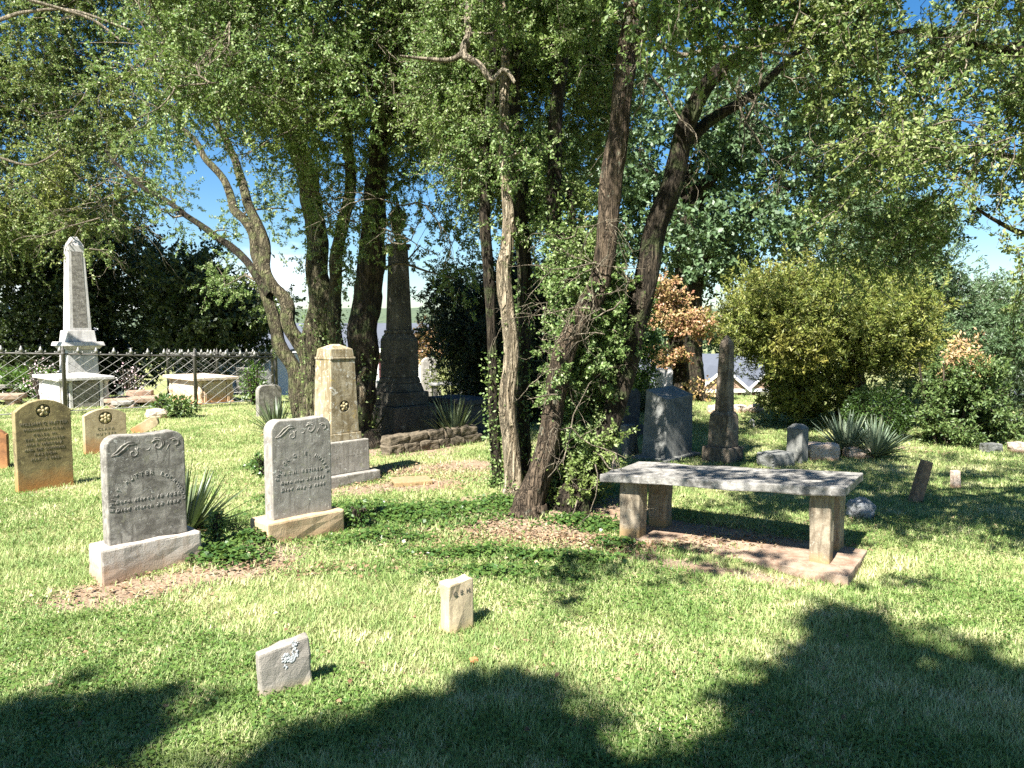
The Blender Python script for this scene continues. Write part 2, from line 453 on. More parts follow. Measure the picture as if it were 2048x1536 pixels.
def dirt_np(x, y):
    d = np.zeros_like(x)
    for (cx, cy, rx, ry, a, s) in DIRT:
        c_, s_ = math.cos(a), math.sin(a)
        u = ((x - cx) * c_ + (y - cy) * s_) / rx
        v = (-(x - cx) * s_ + (y - cy) * c_) / ry
        wob = .22 * np.sin(x * 13 + 2.1 * np.sin(y * 9)) * np.sin(y * 15 + 1.7 * np.sin(x * 11)) + .18 * np.sin(x * 5.1 + y * 3.3) + .12 * np.sin(x * 31 + y * 23)
        d = np.maximum(d, s * np.clip(1.45 - 1.1 * np.sqrt(u * u + v * v) + wob, 0, 1))
    return d

def ground_mat():
    m, t, b, o = new_mat("turf_and_soil")
    c = t.nodes.new("ShaderNodeTexCoord").outputs['Object']
    at = t.nodes.new("ShaderNodeAttribute"); at.attribute_name = "soil"
    n1 = noise_n(t, c, 0.9, 6, 0.65)
    n2 = noise_n(t, c, 9.0, 8, 0.7)
    n3 = noise_n(t, c, 45.0, 5, 0.7)
    turf = mixcol(t, mapr(t, n1, 0.35, 0.68), (0.15, 0.19, 0.06), (0.34, 0.33, 0.15))
    turf = mixcol(t, mapr(t, n2, 0.4, 0.65, 0, 0.6), turf, (0.12, 0.10, 0.05))
    soil = mixcol(t, mapr(t, n2, 0.35, 0.65), (0.23, 0.155, 0.10), (0.31, 0.25, 0.175))
    soil = mixcol(t, mapr(t, n3, 0.5, 0.62), soil, (0.15, 0.095, 0.06))
    soil = mixcol(t, mapr(t, n1, 0.55, 0.7, 0, 0.6), soil, (0.27, 0.135, 0.08))
    f = mapr(t, math_n(t, 'ADD', at.outputs['Fac'], math_n(t, 'MULTIPLY', math_n(t, 'SUBTRACT', n2, 0.5), 0.8)), 0.25, 0.55)
    t.links.new(mixcol(t, f, turf, soil), b.inputs['Base Color'])
    b.inputs['Roughness'].default_value = 0.95
    b.inputs['Specular IOR Level'].default_value = 0.1
    bump(t, b, math_n(t, 'ADD', n2, math_n(t, 'MULTIPLY', n3, 0.5)), 0.8, 0.04)
    return m

# ------------------------------------------------------------------ ground, hills
def build_ground():
    def axis(lo, hi, near, n_near, n_far):
        a = np.linspace(-near, near, n_near)
        g = near + (hi - near) * (np.linspace(0, 1, n_far)[1:] ** 2.4)
        l = -near + (lo + near) * (np.linspace(0, 1, n_far)[1:] ** 2.4)
        return np.concatenate([l[::-1], a, g])
    xs = axis(-2500, 2500, 12, 200, 40)
    ys = np.concatenate([np.linspace(-40, 1.5, 20)[:-1], np.linspace(1.5, 26, 260), 26 + 4000 * np.linspace(0, 1, 70)[1:] ** 2.6])
    X, Y = np.meshgrid(xs, ys)
    Z = Hn(X, Y)
    d = dirt_np(X, Y)
    Z = Z - 0.012 * d
    v = np.stack([X.ravel(), Y.ravel(), Z.ravel()], 1)
    nx, ny = len(xs), len(ys)
    i = (np.arange(ny - 1)[:, None] * nx + np.arange(nx - 1)[None, :]).ravel()
    q = np.stack([i, i + 1, i + nx + 1, i + nx], 1)
    me = np_mesh("ground", v, q, 4)
    a = me.attributes.new("soil", 'FLOAT', 'POINT')
    a.data.foreach_set("value", d.ravel().astype(np.float32))
    o = link("ground", me, ground_mat(), smooth=True)
    tag(o, kind="structure")
build_ground()

def build_hills():
    def ridge(name, Y, amp, base, seed, mat, x0, x1, n, peaks=(), rough=1.0, depth=400):
        xs = np.linspace(x0, x1, n)
        top = np.zeros(n)
        for k, x in enumerate(xs):
            top[k] = base + amp * noise.fractal(Vector((x / 260 + seed, seed, 0)), 1.0, 2.0, 5) + rough * noise.noise(Vector((x / 6, seed, 3)))
            for (px_, w_, h_) in peaks:
                top[k] += h_ * math.exp(-((x - px_) / w_) ** 2)
        rows = 6
        vs = []
        for r in range(rows):
            f = r / (rows - 1)
            for k in range(n):
                vs.append((xs[k], Y - depth * (1 - f) * 0.8, -12 + (top[k] + 12) * (1 - (1 - f) ** 1.6)))
        for k in range(n):
            vs.append((xs[k], Y + depth, -12))
        rows += 1
        fs = []
        for r in range(rows - 1):
            for k in range(n - 1):
                a = r * n + k
                fs.append((a, a + 1, a + n + 1, a + n))
        me = bpy.data.meshes.new(name)
        me.from_pydata(vs, [], fs)
        o = link(name, me, mat, smooth=True)
        tag(o, kind="structure")
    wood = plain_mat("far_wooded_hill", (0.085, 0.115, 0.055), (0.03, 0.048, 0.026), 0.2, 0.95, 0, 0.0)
    mt = plain_mat("far_mountain_haze_tint", (0.075, 0.12, 0.17), (0.06, 0.10, 0.145), 0.01, 0.95, 0, 0.0)  # blue of the air haze is put into the forest base colour
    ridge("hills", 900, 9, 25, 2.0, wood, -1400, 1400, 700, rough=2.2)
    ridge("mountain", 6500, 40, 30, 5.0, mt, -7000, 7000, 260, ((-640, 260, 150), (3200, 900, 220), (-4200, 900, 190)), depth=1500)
build_hills()

# ------------------------------------------------------------------ stone builders
def bm_box(bm, x0, x1, y0, y1, z0, z1, top=1.0, shift=(0, 0)):
    cx, cy = (x0 + x1) / 2, (y0 + y1) / 2
    vs = []
    for z, s, sh in ((z0, 1.0, (0, 0)), (z1, top, shift)):
        for x, y in ((x0, y0), (x1, y0), (x1, y1), (x0, y1)):
            vs.append(bm.verts.new((cx + (x - cx) * s + sh[0], cy + (y - cy) * s + sh[1], z)))
    for f in ((3, 2, 1, 0), (4, 5, 6, 7), (0, 1, 5, 4), (1, 2, 6, 5), (2, 3, 7, 6), (3, 0, 4, 7)):
        bm.faces.new([vs[i] for i in f])
    return vs

def bm_prism(bm, outline, y0, y1):
    """outline in the x-z plane, counter-clockwise seen from -y (the front)"""
    a = [bm.verts.new((x, y0, z)) for x, z in outline]
    b = [bm.verts.new((x, y1, z)) for x, z in outline]
    n = len(outline)
    bm.faces.new(a)
    bm.faces.new(b[::-1])
    for i in range(n):
        j = (i + 1) % n
        bm.faces.new((a[j], a[i], b[i], b[j]))

def bm_hex(bm, lower, upper):
    a = [bm.verts.new(p) for p in lower]
    b = [bm.verts.new(p) for p in upper]
    n = len(a)
    bm.faces.new(a[::-1]); bm.faces.new(b)
    for i in range(n):
        j = (i + 1) % n
        bm.faces.new((a[i], a[j], b[j], b[i]))

def bm_lathe(bm, prof, seg=20, cx=0, cy=0):
    rings = []
    for r, z in prof:
        rings.append([bm.verts.new((cx + r * math.cos(2 * math.pi * k / seg), cy + r * math.sin(2 * math.pi * k / seg), z)) for k in range(seg)])
    for i in range(len(rings) - 1):
        for k in range(seg):
            l = (k + 1) % seg
            bm.faces.new((rings[i][k], rings[i][l], rings[i + 1][l], rings[i + 1][k]))
    bm.faces.new(rings[0][::-1]); bm.faces.new(rings[-1])

def finish(name, bm, mat, parent=None, bevel=0.008, cuts=0, rough=0.0, freq=6.0, seg=2, loc=None, smooth=False):
    bmesh.ops.recalc_face_normals(bm, faces=bm.faces)
    if bevel > 0:
        ed = [e for e in bm.edges if len(e.link_faces) == 2 and e.calc_face_angle(0) > 0.45]
        bmesh.ops.bevel(bm, geom=ed, offset=bevel, segments=seg, affect='EDGES', profile=0.6)
    if cuts:
        ed = [e for e in bm.edges if e.calc_length() > 0.05]
        bmesh.ops.subdivide_edges(bm, edges=ed, cuts=cuts, use_grid_fill=True)
    if rough > 0:
        sd = random.uniform(0, 50)
        bm.normal_update()
        for v in bm.verts:
            p = v.co * freq + Vector((sd, sd, sd))
            v.co += v.normal * (noise.fractal(p, 1.0, 2.0, 4) * rough)
    me = bpy.data.meshes.new(name)
    bm.to_mesh(me); bm.free()
    return link(name, me, mat, parent, loc, smooth)

def rounded_top(wd, h, r, dip=0.0, n=8):
    """rectangle with rounded upper corners"""
    pts = [(-wd / 2, 0), (wd / 2, 0)]
    for k in range(n + 1):
        a = (k / n) * math.pi / 2
        pts.append((wd / 2 - r + r * math.cos(a), h - r + r * math.sin(a)))
    for k in range(1, 6):
        f = k / 6
        pts.append((wd / 2 - r - f * (wd - 2 * r), h - dip * math.sin(f * math.pi)))
    for k in range(n + 1):
        a = math.pi / 2 + (k / n) * math.pi / 2
        pts.append((-wd / 2 + r + r * math.cos(a), h - r + r * math.sin(a)))
    return pts

def arch_top(wd, shoulder, rise, ledge=0.0, n=16):
    pts = [(-wd / 2, 0), (wd / 2, 0), (wd / 2, shoulder)]
    hw = wd / 2 - ledge
    R = (hw * hw + rise * rise) / (2 * rise)
    a0 = math.asin(hw / R)
    for k in range(n + 1):
        a = a0 - 2 * a0 * k / n
        pts.append((R * math.sin(a), shoulder + rise - R + R * math.cos(a)))
    pts.append((-wd / 2, shoulder))
    out_ = []
    for p in pts:
        if not out_ or (abs(p[0] - out_[-1][0]) + abs(p[1] - out_[-1][1])) > 1e-4:
            out_.append(p)
    return out_

_tc = {}
def glyph(ch, size, shear=0.0, ext=0.0016):
    key = (ch, size, shear, ext)
    if key in _tc: return _tc[key]
    cu = bpy.data.curves.new("glyph", 'FONT')
    cu.body = ch
    cu.size = size
    cu.shear = shear
    cu.extrude = ext
    cu.resolution_u = 3
    cu.fill_mode = 'BOTH'
    ob = bpy.data.objects.new("glyph", cu)
    COL.objects.link(ob)
    dg = bpy.context.evaluated_depsgraph_get()
    me = ob.evaluated_get(dg).to_mesh()
    vs = [v.co.copy() for v in me.vertices]
    fs = [tuple(p.vertices) for p in me.polygons]
    ob.evaluated_get(dg).to_mesh_clear()
    bpy.data.objects.remove(ob)
    bpy.data.curves.remove(cu)
    wdt = (max(v.x for v in vs) - min(v.x for v in vs)) if vs else size * 0.35
    x0 = min(v.x for v in vs) if vs else 0
    _tc[key] = (vs, fs, wdt, x0)
    return _tc[key]

def inscription(name, items, y_front, mat, parent):
    """items: ('line', text, x_center, z, size, shear, width) or ('arc', text, cx, cz, radius, a0, a1, size)"""
    V, FC = [], []
    def put(g, mtx):
        vs, fs, wd_, x0 = g
        b0 = len(V)
        for v in vs:
            q = mtx @ Vector((v.x - x0 - wd_ / 2, 0, 0)) if False else mtx @ Vector((v.x - x0 - wd_ / 2, v.z, v.y))
            V.append((q.x, y_front - q.y, q.z))
        for f in fs:
            FC.append(tuple(b0 + i for i in f))
    for it in items:
        if it[0] == 'line':
            _, text, xc, z, size, shear, width = it
            gs = [(ch, glyph(ch, size, shear) if ch != ' ' else None) for ch in text]
            adv = [(g[2] if g else size * 0.3) for ch, g in gs]
            tot = sum(adv)
            gap = (width - tot) / max(1, len(adv) - 1)
            x = xc - width / 2
            for (ch, g), a in zip(gs, adv):
                if g: put(g, Matrix.Translation((x + a / 2, 0, z)))
                x += a + gap
        else:
            _, text, cx, cz, R, a0, a1, size = it
            n = len(text)
            for k, ch in enumerate(text):
                if ch == ' ': continue
                a = a0 + (a1 - a0) * k / (n - 1)
                g = glyph(ch, size)
                mt = Matrix.Translation((cx + R * math.sin(a), 0, cz + R * math.cos(a))) @ Matrix.Rotation(a, 4, 'Y')
                put(g, mt)
    me = bpy.data.meshes.new(name)
    me.from_pydata(V, [], FC)
    return link(name, me, mat, parent)

def bm_tube(bm, pts, r, seg=6):
    rings = []
    n = len(pts)
    for i, p in enumerate(pts):
        a = Vector(pts[max(0, i - 1)]); b = Vector(pts[min(n - 1, i + 1)])
        d = (b - a).normalized()
        u = d.cross(Vector((0, 1, 0.01))).normalized()
        v = d.cross(u)
        rr = r[i] if hasattr(r, '__len__') else r
        rings.append([bm.verts.new(Vector(p) + (u * math.cos(2 * math.pi * k / seg) + v * math.sin(2 * math.pi * k / seg)) * rr) for k in range(seg)])
    for i in range(n - 1):
        for k in range(seg):
            l = (k + 1) % seg
            bm.faces.new((rings[i][k], rings[i][l], rings[i + 1][l], rings[i + 1][k]))
    bm.faces.new(rings[0][::-1]); bm.faces.new(rings[-1])

def scroll(cx, cz, r, y, turns=1.1, flip=1, start=0.0, k=14):
    pts = []
    for i in range(k):
        f = i / (k - 1)
        a = start + flip * turns * 2 * math.pi * f
        rr = r * (1 - 0.75 * f)
        pts.append((cx + rr * math.cos(a), y, cz + rr * math.sin(a)))
    return pts

def roundel(slab, cx, cz, r, y_front, parent, petals=5, seedk=0, mat='carving'):
    """cut a round recess in the slab and carve a flower in it"""
    bm = bmesh.new()
    bmesh.ops.create_cone(bm, cap_ends=True, segments=28, radius1=r, radius2=r, depth=0.06, matrix=Matrix.Translation((cx, y_front, cz)) @ Matrix.Rotation(math.pi / 2, 4, 'X'))
    me = bpy.data.meshes.new("cutter"); bm.to_mesh(me); bm.free()
    cut = bpy.data.objects.new("cutter", me); COL.objects.link(cut)
    md = slab.modifiers.new("b", 'BOOLEAN'); md.operation = 'DIFFERENCE'; md.solver = 'EXACT'; md.object = cut
    par, lo = slab.parent, slab.location.copy()
    slab.parent = None; slab.location = (0, 0, 0)
    bpy.context.view_layer.update()
    dg = bpy.context.evaluated_depsgraph_get()
    nm = bpy.data.meshes.new_from_object(slab.evaluated_get(dg))
    slab.modifiers.clear()
    old = slab.data; slab.data = nm
    bpy.data.objects.remove(cut); bpy.data.meshes.remove(me)
    slab.parent = par; slab.location = lo
    bm = bmesh.new()
    rr = random.Random(seedk)
    for k in range(petals):
        a = 2 * math.pi * k / petals + 0.5
        d = r * 0.48
        mt = Matrix.Translation((cx + d * math.cos(a), y_front + 0.016, cz + d * math.sin(a))) @ Matrix.Rotation(-a, 4, 'Y') @ Matrix.Diagonal((r * 0.40, 0.020, r * 0.30 * rr.uniform(0.8, 1.1), 1))
        bmesh.ops.create_icosphere(bm, subdivisions=2, radius=1, matrix=mt)
    bmesh.ops.create_icosphere(bm, subdivisions=2, radius=1, matrix=Matrix.Translation((cx, y_front + 0.012, cz)) @ Matrix.Diagonal((r * 0.26, 0.02, r * 0.26, 1)))
    for k in range(3):
        a = 2 * math.pi * k / 3 + 1.2
        mt = Matrix.Translation((cx + r * .78 * math.cos(a), y_front + 0.022, cz + r * .78 * math.sin(a))) @ Matrix.Rotation(-a - 1.2, 4, 'Y') @ Matrix.Diagonal((r * 0.2, 0.012, r * 0.10, 1))
        bmesh.ops.create_icosphere(bm, subdivisions=2, radius=1, matrix=mt)
    finish("flower_carving", bm, M[mat], parent, 0, smooth=True)

TH = math.radians(46)
CT, ST = math.cos(TH), math.sin(TH)
def from_corner(cx, cy, wd, dp, th=TH):
    """centre of a footprint whose near (front left) corner is at cx, cy"""
    c, s = math.cos(th), math.sin(th)
    return (cx + wd / 2 * c - dp / 2 * s, cy + wd / 2 * s + dp / 2 * c)

# ---- headstone with scrolls, the nearest one
def scroll_stone(name, label, corner, bw, bd, bh, sw, sh, st, inset, mats, items, blank, th=TH, mirror=False, tilt=(0, 0)):
    cx, cy = from_corner(*corner, bw, bd, th)
    root = thing(name, label, "headstone", (cx, cy, 0), th, tilt=tilt)
    bm = bmesh.new(); bm_box(bm, -bw / 2, bw / 2, -bd / 2, bd / 2, -0.1, bh)
    finish("base", bm, M[mats[1]], root, 0.016, 4, 0.011, 9)
    bm = bmesh.new()
    ol = rounded_top(sw, sh, 0.085, 0.008)
    bm_prism(bm, ol, -st / 2, st / 2)
    yo = -bd / 2 + inset + st / 2
    slab = finish("slab", bm, M[mats[0]], root, 0.008, 0, 0, loc=(0, yo, bh - 0.004))
    yf = -st / 2
    inscription("inscription", items, yf - 0.001, M['letters'], slab)
    bm = bmesh.new()
    zt = sh - 0.075
    bm_tube(bm, [(-sw * .44, yf, zt - .05), (-sw * .36, yf, zt - .045), (-sw * .28, yf, zt - .015), (-sw * .22, yf, zt + .012), (-sw * .12, yf, zt + .01)], [0.004, .006, .007, .006, .003])
    bm_tube(bm, [(-sw * .44, yf, zt - .05), (-sw * .38, yf, zt - .03), (-sw * .30, yf, zt + .008), (-sw * .22, yf, zt + .028), (-sw * .14, yf, zt + .02)], [0.003, .005, .006, .005, .002])
    bm_tube(bm, scroll(-sw * .17, zt - .045, .032, yf, 1.0, -1, 1.2), 0.004)
    bm_tube(bm, scroll(sw * .14, zt - .01, .042, yf, 1.1, -1, 2.6), 0.005)
    bm_tube(bm, scroll(sw * .16, zt - .01, .055, yf, .55, -1, 2.2), 0.004)
    bm_tube(bm, scroll(sw * .38, zt - .01, .030, yf, .7, -1, 2.4), 0.005)
    bm_tube(bm, [(sw * .30, yf, zt + .02), (sw * .36, yf, zt + .028), (sw * .42, yf, zt + .008), (sw * .44, yf, zt - .02)], [.003, .005, .005, .003])
    for k in range(7):
        x0 = -sw * .40 + k * sw * .13
        bm_tube(bm, [(x0, yf, zt - .035 + .02 * math.sin(k * 2.1)), (x0 + .018, yf, zt - .02 + .02 * math.sin(k * 1.3)), (x0 + .03, yf, zt + .004 * k - .03)], [.002, .004, .0015])
    for v in bm.verts: v.co.y = yf + (v.co.y - yf) * .42
    finish("scroll_carving", bm, M[blank], slab, 0, smooth=True)
    return root

scroll_stone("headstone", "grey rounded headstone with arched name, nearest and leftmost of the pair on broad bases",
             (-2.555, 4.50), 0.63, 0.245, 0.235, 0.49, 0.70, 0.115, 0.055, ('marble_grey', 'base_grey'),
             [('arc', "EMILY HUTTER LOCKWOOD", 0.0, 0.215, 0.215, -1.50, 1.45, 0.036),
              ('line', "Born March 10 1856", 0.0, 0.268, 0.031, 0.35, 0.40),
              ('line', "Died March 22 1887", 0.0, 0.215, 0.031, 0.35, 0.40)], 'marble_grey')
scroll_stone("headstone", "pale rounded headstone on ochre stained base, standing between the yucca and the ivy patch",
             (-1.775, 5.29), 0.65, 0.28, 0.19, 0.50, 0.745, 0.125, 0.06, ('marble_pale', 'base_ochre'),
             [('arc', "ENSIGN G. E. HUTTER", 0.0, 0.262, 0.208, -1.35, 1.30, 0.036),
              ('line', "U.S.N. RETIRED", 0.0, 0.335, 0.031, 0.0, 0.33),
              ('line', "Born Nov 20 1847", 0.0, 0.268, 0.031, 0.35, 0.37),
              ('line', "Died Aug 2 1906", 0.0, 0.212, 0.031, 0.35, 0.37)], 'marble_pale', tilt=(0.0, 0.0))

# ---- round-topped headstones with flower roundels
def round_stone(name, label, corner, wd, sh, rise, t, mat, rr, rc, items, ledge=0.012, th=TH, petals=5, cat="headstone", tilt=(0, 0), letters='letters_dark'):
    cx, cy = from_corner(*corner, wd, t, th)
    root = thing(name, label, cat, (cx, cy, H(cx, cy)), th, tilt=tilt)
    bm = bmesh.new()
    ol = [(x, z if z > 0 else -0.12) for x, z in arch_top(wd, sh, rise, ledge)]
    bm_prism(bm, ol, -t / 2, t / 2)
    slab = finish("slab", bm, M[mat], root, 0.006, 0, 0)
    if rr: roundel(slab, 0, rc, rr, -t / 2, root, petals, int(wd * 100))
    if items: inscription("inscription", items, -t / 2 - 0.001, M[letters], root)
    return root

round_stone("headstone", "ochre lichened round topped headstone with flower roundel and eight lines of lettering", (-4.87, 7.2), 0.50, 0.80, 0.105, 0.10, 'ochre_round', 0.068, 0.795,
            [('line', "WILLIAM C HUTTER", 0.0, 0.655, 0.044, 0, .43), ('line', "MIDSHIPMAN C.S.N.", 0, .603, .033, 0, .36),
             ('line', "KILLED IN", 0, .553, .031, 0, .20), ('line', "THE ENCOUNTER", 0, .503, .034, 0, .35), ('line', "NEAR NORFOLK", 0, .452, .034, 0, .32),
             ('line', "AND THE CONGRESS", 0, .402, .033, 0, .36), ('line', "RALEIGH", 0, .352, .034, 0, .19), ('line', "MAR. 8 1862", 0, .302, .034, 0, .25)], th=math.radians(50))
round_stone("headstone", "small tan round topped headstone with flower roundel in front of the wire fence", (-5.47, 9.4), 0.50, 0.50, 0.075, 0.10, 'ochre_pale', 0.085, 0.455,
            [('line', "CLARA", 0, .30, .05, 0, .2), ('line', "HUTTER", 0, .235, .045, 0, .24)], petals=6)
cxy = Gz(2, 940, 0)
round_stone("headstone", "rust red headstone cut by the left edge of the photo", (cxy.x - 0.40, cxy.y - 0.02), 0.42, 0.40, 0.09, 0.1, 'rusty', 0, 0, None, th=math.radians(20))

# ---- leaning slab behind the nearest headstone
def leaning_slab():
    p = G(268, 866)
    root = thing("footstone", "small tan slab tipped over to the right behind the nearest headstone", "footstone", (p.x, p.y, p.z), math.radians(20))
    bm = bmesh.new()
    ol = rounded_top(0.16, 0.42, 0.075)
    bm_prism(bm, ol, -0.035, 0.035)
    o = finish("slab", bm, M['ochre_pale'], root, 0.006)
    o.rotation_euler = (0.25, 1.02, 0)
leaning_slab()

# ---- tapered column headstone with cap (ochre)
def column_stone():
    cx, cy = -1.88, 7.86
    root = thing("column_headstone", "ochre streaked tapered square monument with cap and flower roundel behind the pale headstone", "monument", (cx, cy, 0), TH)
    def part(name, w0, w1, z0, z1, mat='ochre_col', bev=0.007, cuts=0, r=0.0):
        bm = bmesh.new(); bm_box(bm, -w0 / 2, w0 / 2, -w0 / 2, w0 / 2, z0, z1, w1 / w0)
        return finish(name, bm, M[mat], root, bev, cuts, r)
    part("base", 0.66, 0.66, -0.1, 0.10, 'marble_pale', 0.01, 2, 0.004)
    part("plinth", 0.50, 0.49, 0.10, 0.44, 'marble_pale', 0.012)
    part("step", 0.385, 0.375, 0.44, 0.515)
    sh = part("shaft", 0.345, 0.295, 0.515, 1.29)
    sh.data = sh.data.copy()
    roundel(sh, 0.0, 0.80, 0.062, -0.163, root, 5, 3)
    bm = bmesh.new()
    bm_box(bm, -.155, .155, -.155, .155, 1.29, 1.315)
    finish("moulding", bm, M['ochre_col'], root, 0.008)
    bm = bmesh.new()
    bm_box(bm, -.143, .143, -.143, .143, 1.315, 1.40, 0.93)
    bm2 = bm
    bm_box(bm2, -.133, .133, -.133, .133, 1.4005, 1.45, 0.25)
    finish("cap", bm2, M['ochre_col'], root, 0.006)
    inscription("inscription", [('line', "HUTTER", 0, .24, .075, 0, .34)], -0.2465, M['marble_pale'], root)
column_stone()

# ---- dark tall monument with urn
def tall_monument():
    cor = Gz(790, 880, 0.0)
    W = 0.80
    cx, cy = from_corner(cor.x, cor.y, W, W)
    root = thing("urn_monument", "tall dark shaded monument with stepped base, shaft and urn on top", "monument", (cx, cy, 0), TH)
    def part(name, w0, w1, z0, z1, bev=0.012, cuts=0, r=0.0):
        bm = bmesh.new(); bm_box(bm, -w0 / 2, w0 / 2, -w0 / 2, w0 / 2, z0, z1, w1 / w0)
        return finish(name, bm, M['dark_mon'], root, bev, cuts, r)
    part("base", .82, .80, -.1, .47, 0.02, 3, 0.008)
    part("step", .64, .63, .47, .67, 0.015)
    part("step", .54, .47, .67, .80, 0.015)
    part("moulding", .47, .43, .80, .89, 0.02)
    part("die", .42, .405, .89, 1.45)
    part("shoulder", .405, .315, 1.45, 1.55, 0.006)
    part("moulding", .335, .335, 1.55, 1.60, 0.02)
    part("shaft", .285, .215, 1.60, 2.80)
    bm = bmesh.new()
    bm_box(bm, -.125, .125, -.125, .125, 2.80, 2.84); bm_box(bm, -.14, .14, -.14, .14, 2.8405, 2.89)
    finish("cap", bm, M['dark_mon'], root, 0.008)
    bm = bmesh.new()
    bm_lathe(bm, [(.085, 2.89), (.085, 2.91), (.04, 2.94), (.032, 3.0), (.05, 3.04), (.10, 3.14), (.125, 3.24), (.12, 3.30), (.135, 3.32), (.135, 3.34), (.09, 3.38), (.05, 3.42), (.02, 3.48), (.03, 3.51), (.012, 3.54)])
    finish("urn", bm, M['dark_mon'], root, 0, smooth=True)
    # kerb of rough blocks round the lot
    k = thing("stone_kerb", "low kerb of rough tan stone blocks at the foot of the dark urn monument", "kerb", (0, 0, 0))
    p0 = Gz(772, 908, 0)
    rr = random.Random(3)
    x = 0.0
    for row in range(2):
        x = 0.0 if row == 1 else -0.02
        while x < 1.5:
            ln = rr.uniform(.22, .36)
            bm = bmesh.new(); bm_box(bm, 0, ln - .012, -.11 - row * -.03, .11, row * .12 - .02, row * .12 + .11)
            o = finish("block", bm, M['kerb'], k, 0.025, 3, 0.022, 9)
            o.location = (p0.x + x * CT, p0.y + x * ST, 0); o.rotation_euler = (0, 0, TH + rr.uniform(-.07, .07))
            x += ln
tall_monument()

# ---- small markers on the lawn
def marker(name, label, px, py, wd, t, h, mat, th=TH, items=None, cat="marker", tilt=(0, 0), rough=0.008, skew=0.0, bev=0.009):
    p = G(px, py)
    cx, cy = from_corner(p.x, p.y, wd, t, th)
    root = thing(name, label, cat, (cx, cy, p.z), th, tilt=tilt)
    bm = bmesh.new()
    vs = bm_box(bm, -wd / 2, wd / 2, -t / 2, t / 2, -0.08, h)
    for v in bm.verts:
        if v.co.z > 0.01: v.co.z += skew * v.co.x
    o = finish("slab", bm, M[mat], root, bev, 3, rough, 14)
    if items: inscription("inscription", items, -t / 2 - 0.0025, M['letters_dark'], o)
    return root

marker("footstone", "small upright tan marker with carved initials standing alone on the sunlit lawn", 898, 1270, 0.165, 0.088, 0.268, 'tan_marker', math.radians(40),
       [('line', "G. E. H.", 0.0, .205, .034, 0, .115)], skew=0.05)
fs = marker("footstone", "small grey slab with white lichen patch, nearest marker on the lawn", 523, 1400, 0.225, 0.062, 0.215, 'grey_marker', math.radians(33), tilt=(0, -0.05), skew=0.10)
def lichen_patch(parent, y):
    rr = random.Random(8)
    bm = bmesh.new()
    cs = [(rr.gauss(0, .018), rr.gauss(0, .024)) for _ in range(14)]
    for k in range(230):
        q = rr.choice(cs)
        u, v = q[0] + rr.gauss(0, .006), q[1] + rr.gauss(0, .007)
        s = rr.uniform(.0015, .0055)
        bmesh.ops.create_icosphere(bm, subdivisions=1, radius=1, matrix=Matrix.Translation((.018 + u + v * .35, y, .145 + v)) @ Matrix.Diagonal((s, .0012, s * rr.uniform(.6, 1.3), 1)))
    finish("lichen", bm, M['lichen'], parent, 0, smooth=True)
lichen_patch(fs, -0.034)

# ---- table tomb
def table_tomb():
    T = [Gz(1199, 948, .475), Gz(1692, 976, .56), Gz(1727, 945.5, .55), Gz(1277, 923, .465)]
    o0 = (T[0] + T[1] + T[2] + T[3]) / 4; o0.z = 0
    root = thing("table_tomb", "stone table tomb with speckled flat top on four thick legs under dappled shade", "tomb", o0)
    T = [p - o0 for p in T]
    bm = bmesh.new()
    bm_hex(bm, [Vector((p.x, p.y, p.z - .062)) for p in T], T)
    finish("tabletop", bm, M['table_top'], root, 0.009, 6, 0.011, 12)
    B = [Gz(1250, 1074, -.02), Gz(1697, 1153, .005), Gz(1736, 1099, .005)]
    B = [p - o0 for p in B]
    B.append(B[0] + (B[2] - B[1]))
    bm = bmesh.new()
    bm_hex(bm, [Vector((p.x, p.y, -.2)) for p in B], [Vector((p.x, p.y, p.z)) for p in B])
    finish("base_slab", bm, M['table_base'], root, 0.010, 4, 0.008, 7)
    ux = (T[1] - T[0]).normalized(); ux.z = 0; ux.normalize()
    vy = (T[3] - T[0]); vy.z = 0; vy.normalize()
    rr = random.Random(4)
    for (u, v, wu, wv, zb) in ((.075, .13, .16, .14, -.22), (.865, .13, .14, .13, -.07), (.11, .66, .15, .15, -.22), (.875, .66, .12, .16, -.07)):
        p = T[0] + (T[1] - T[0]) * u + (T[3] - T[0]) * v + (T[2] - T[1] - T[3] + T[0]) * (u * v)
        c = [p, p + ux * wu, p + ux * wu + vy * wv, p + vy * wv]
        zt = p.z - .0635
        bm = bmesh.new()
        bm_hex(bm, [Vector((q.x + rr.uniform(-.008, .008), q.y, zb)) for q in c], [Vector((q.x + rr.uniform(-.01, .01), q.y, zt + (T[1].z - T[0].z) * ((q - p).dot(ux)) / 1.77)) for q in c])
        finish("leg", bm, M['table_leg'], root, 0.014, 4, 0.008, 9)
table_tomb()

# ---- stones behind the table tomb
def slant_block():
    p = Gz(1331, 924, 0)
    cx, cy = from_corner(p.x, p.y, .56, .30)
    root = thing("leaning_headstone", "thick grey block headstone with chamfered top leaning to the right", "headstone", (cx, cy, 0), TH)
    bm = bmesh.new()
    bm_hex(bm, [(-.31, -.17, -.1), (.31, -.17, -.1), (.31, .19, -.1), (-.31, .19, -.1)],
           [(-.19, -.10, .75), (.42, -.10, .78), (.42, .20, .88), (-.19, .20, .86)])
    o = finish("block", bm, M['dark_slab'], root, 0.008, 3, 0.004)
    bm = bmesh.new()
    bm_box(bm, -.40, .40, -.24, .26, -.1, .045)
    finish("base", bm, M['dark_slab'], root, 0.012, 2, .005)
slant_block()

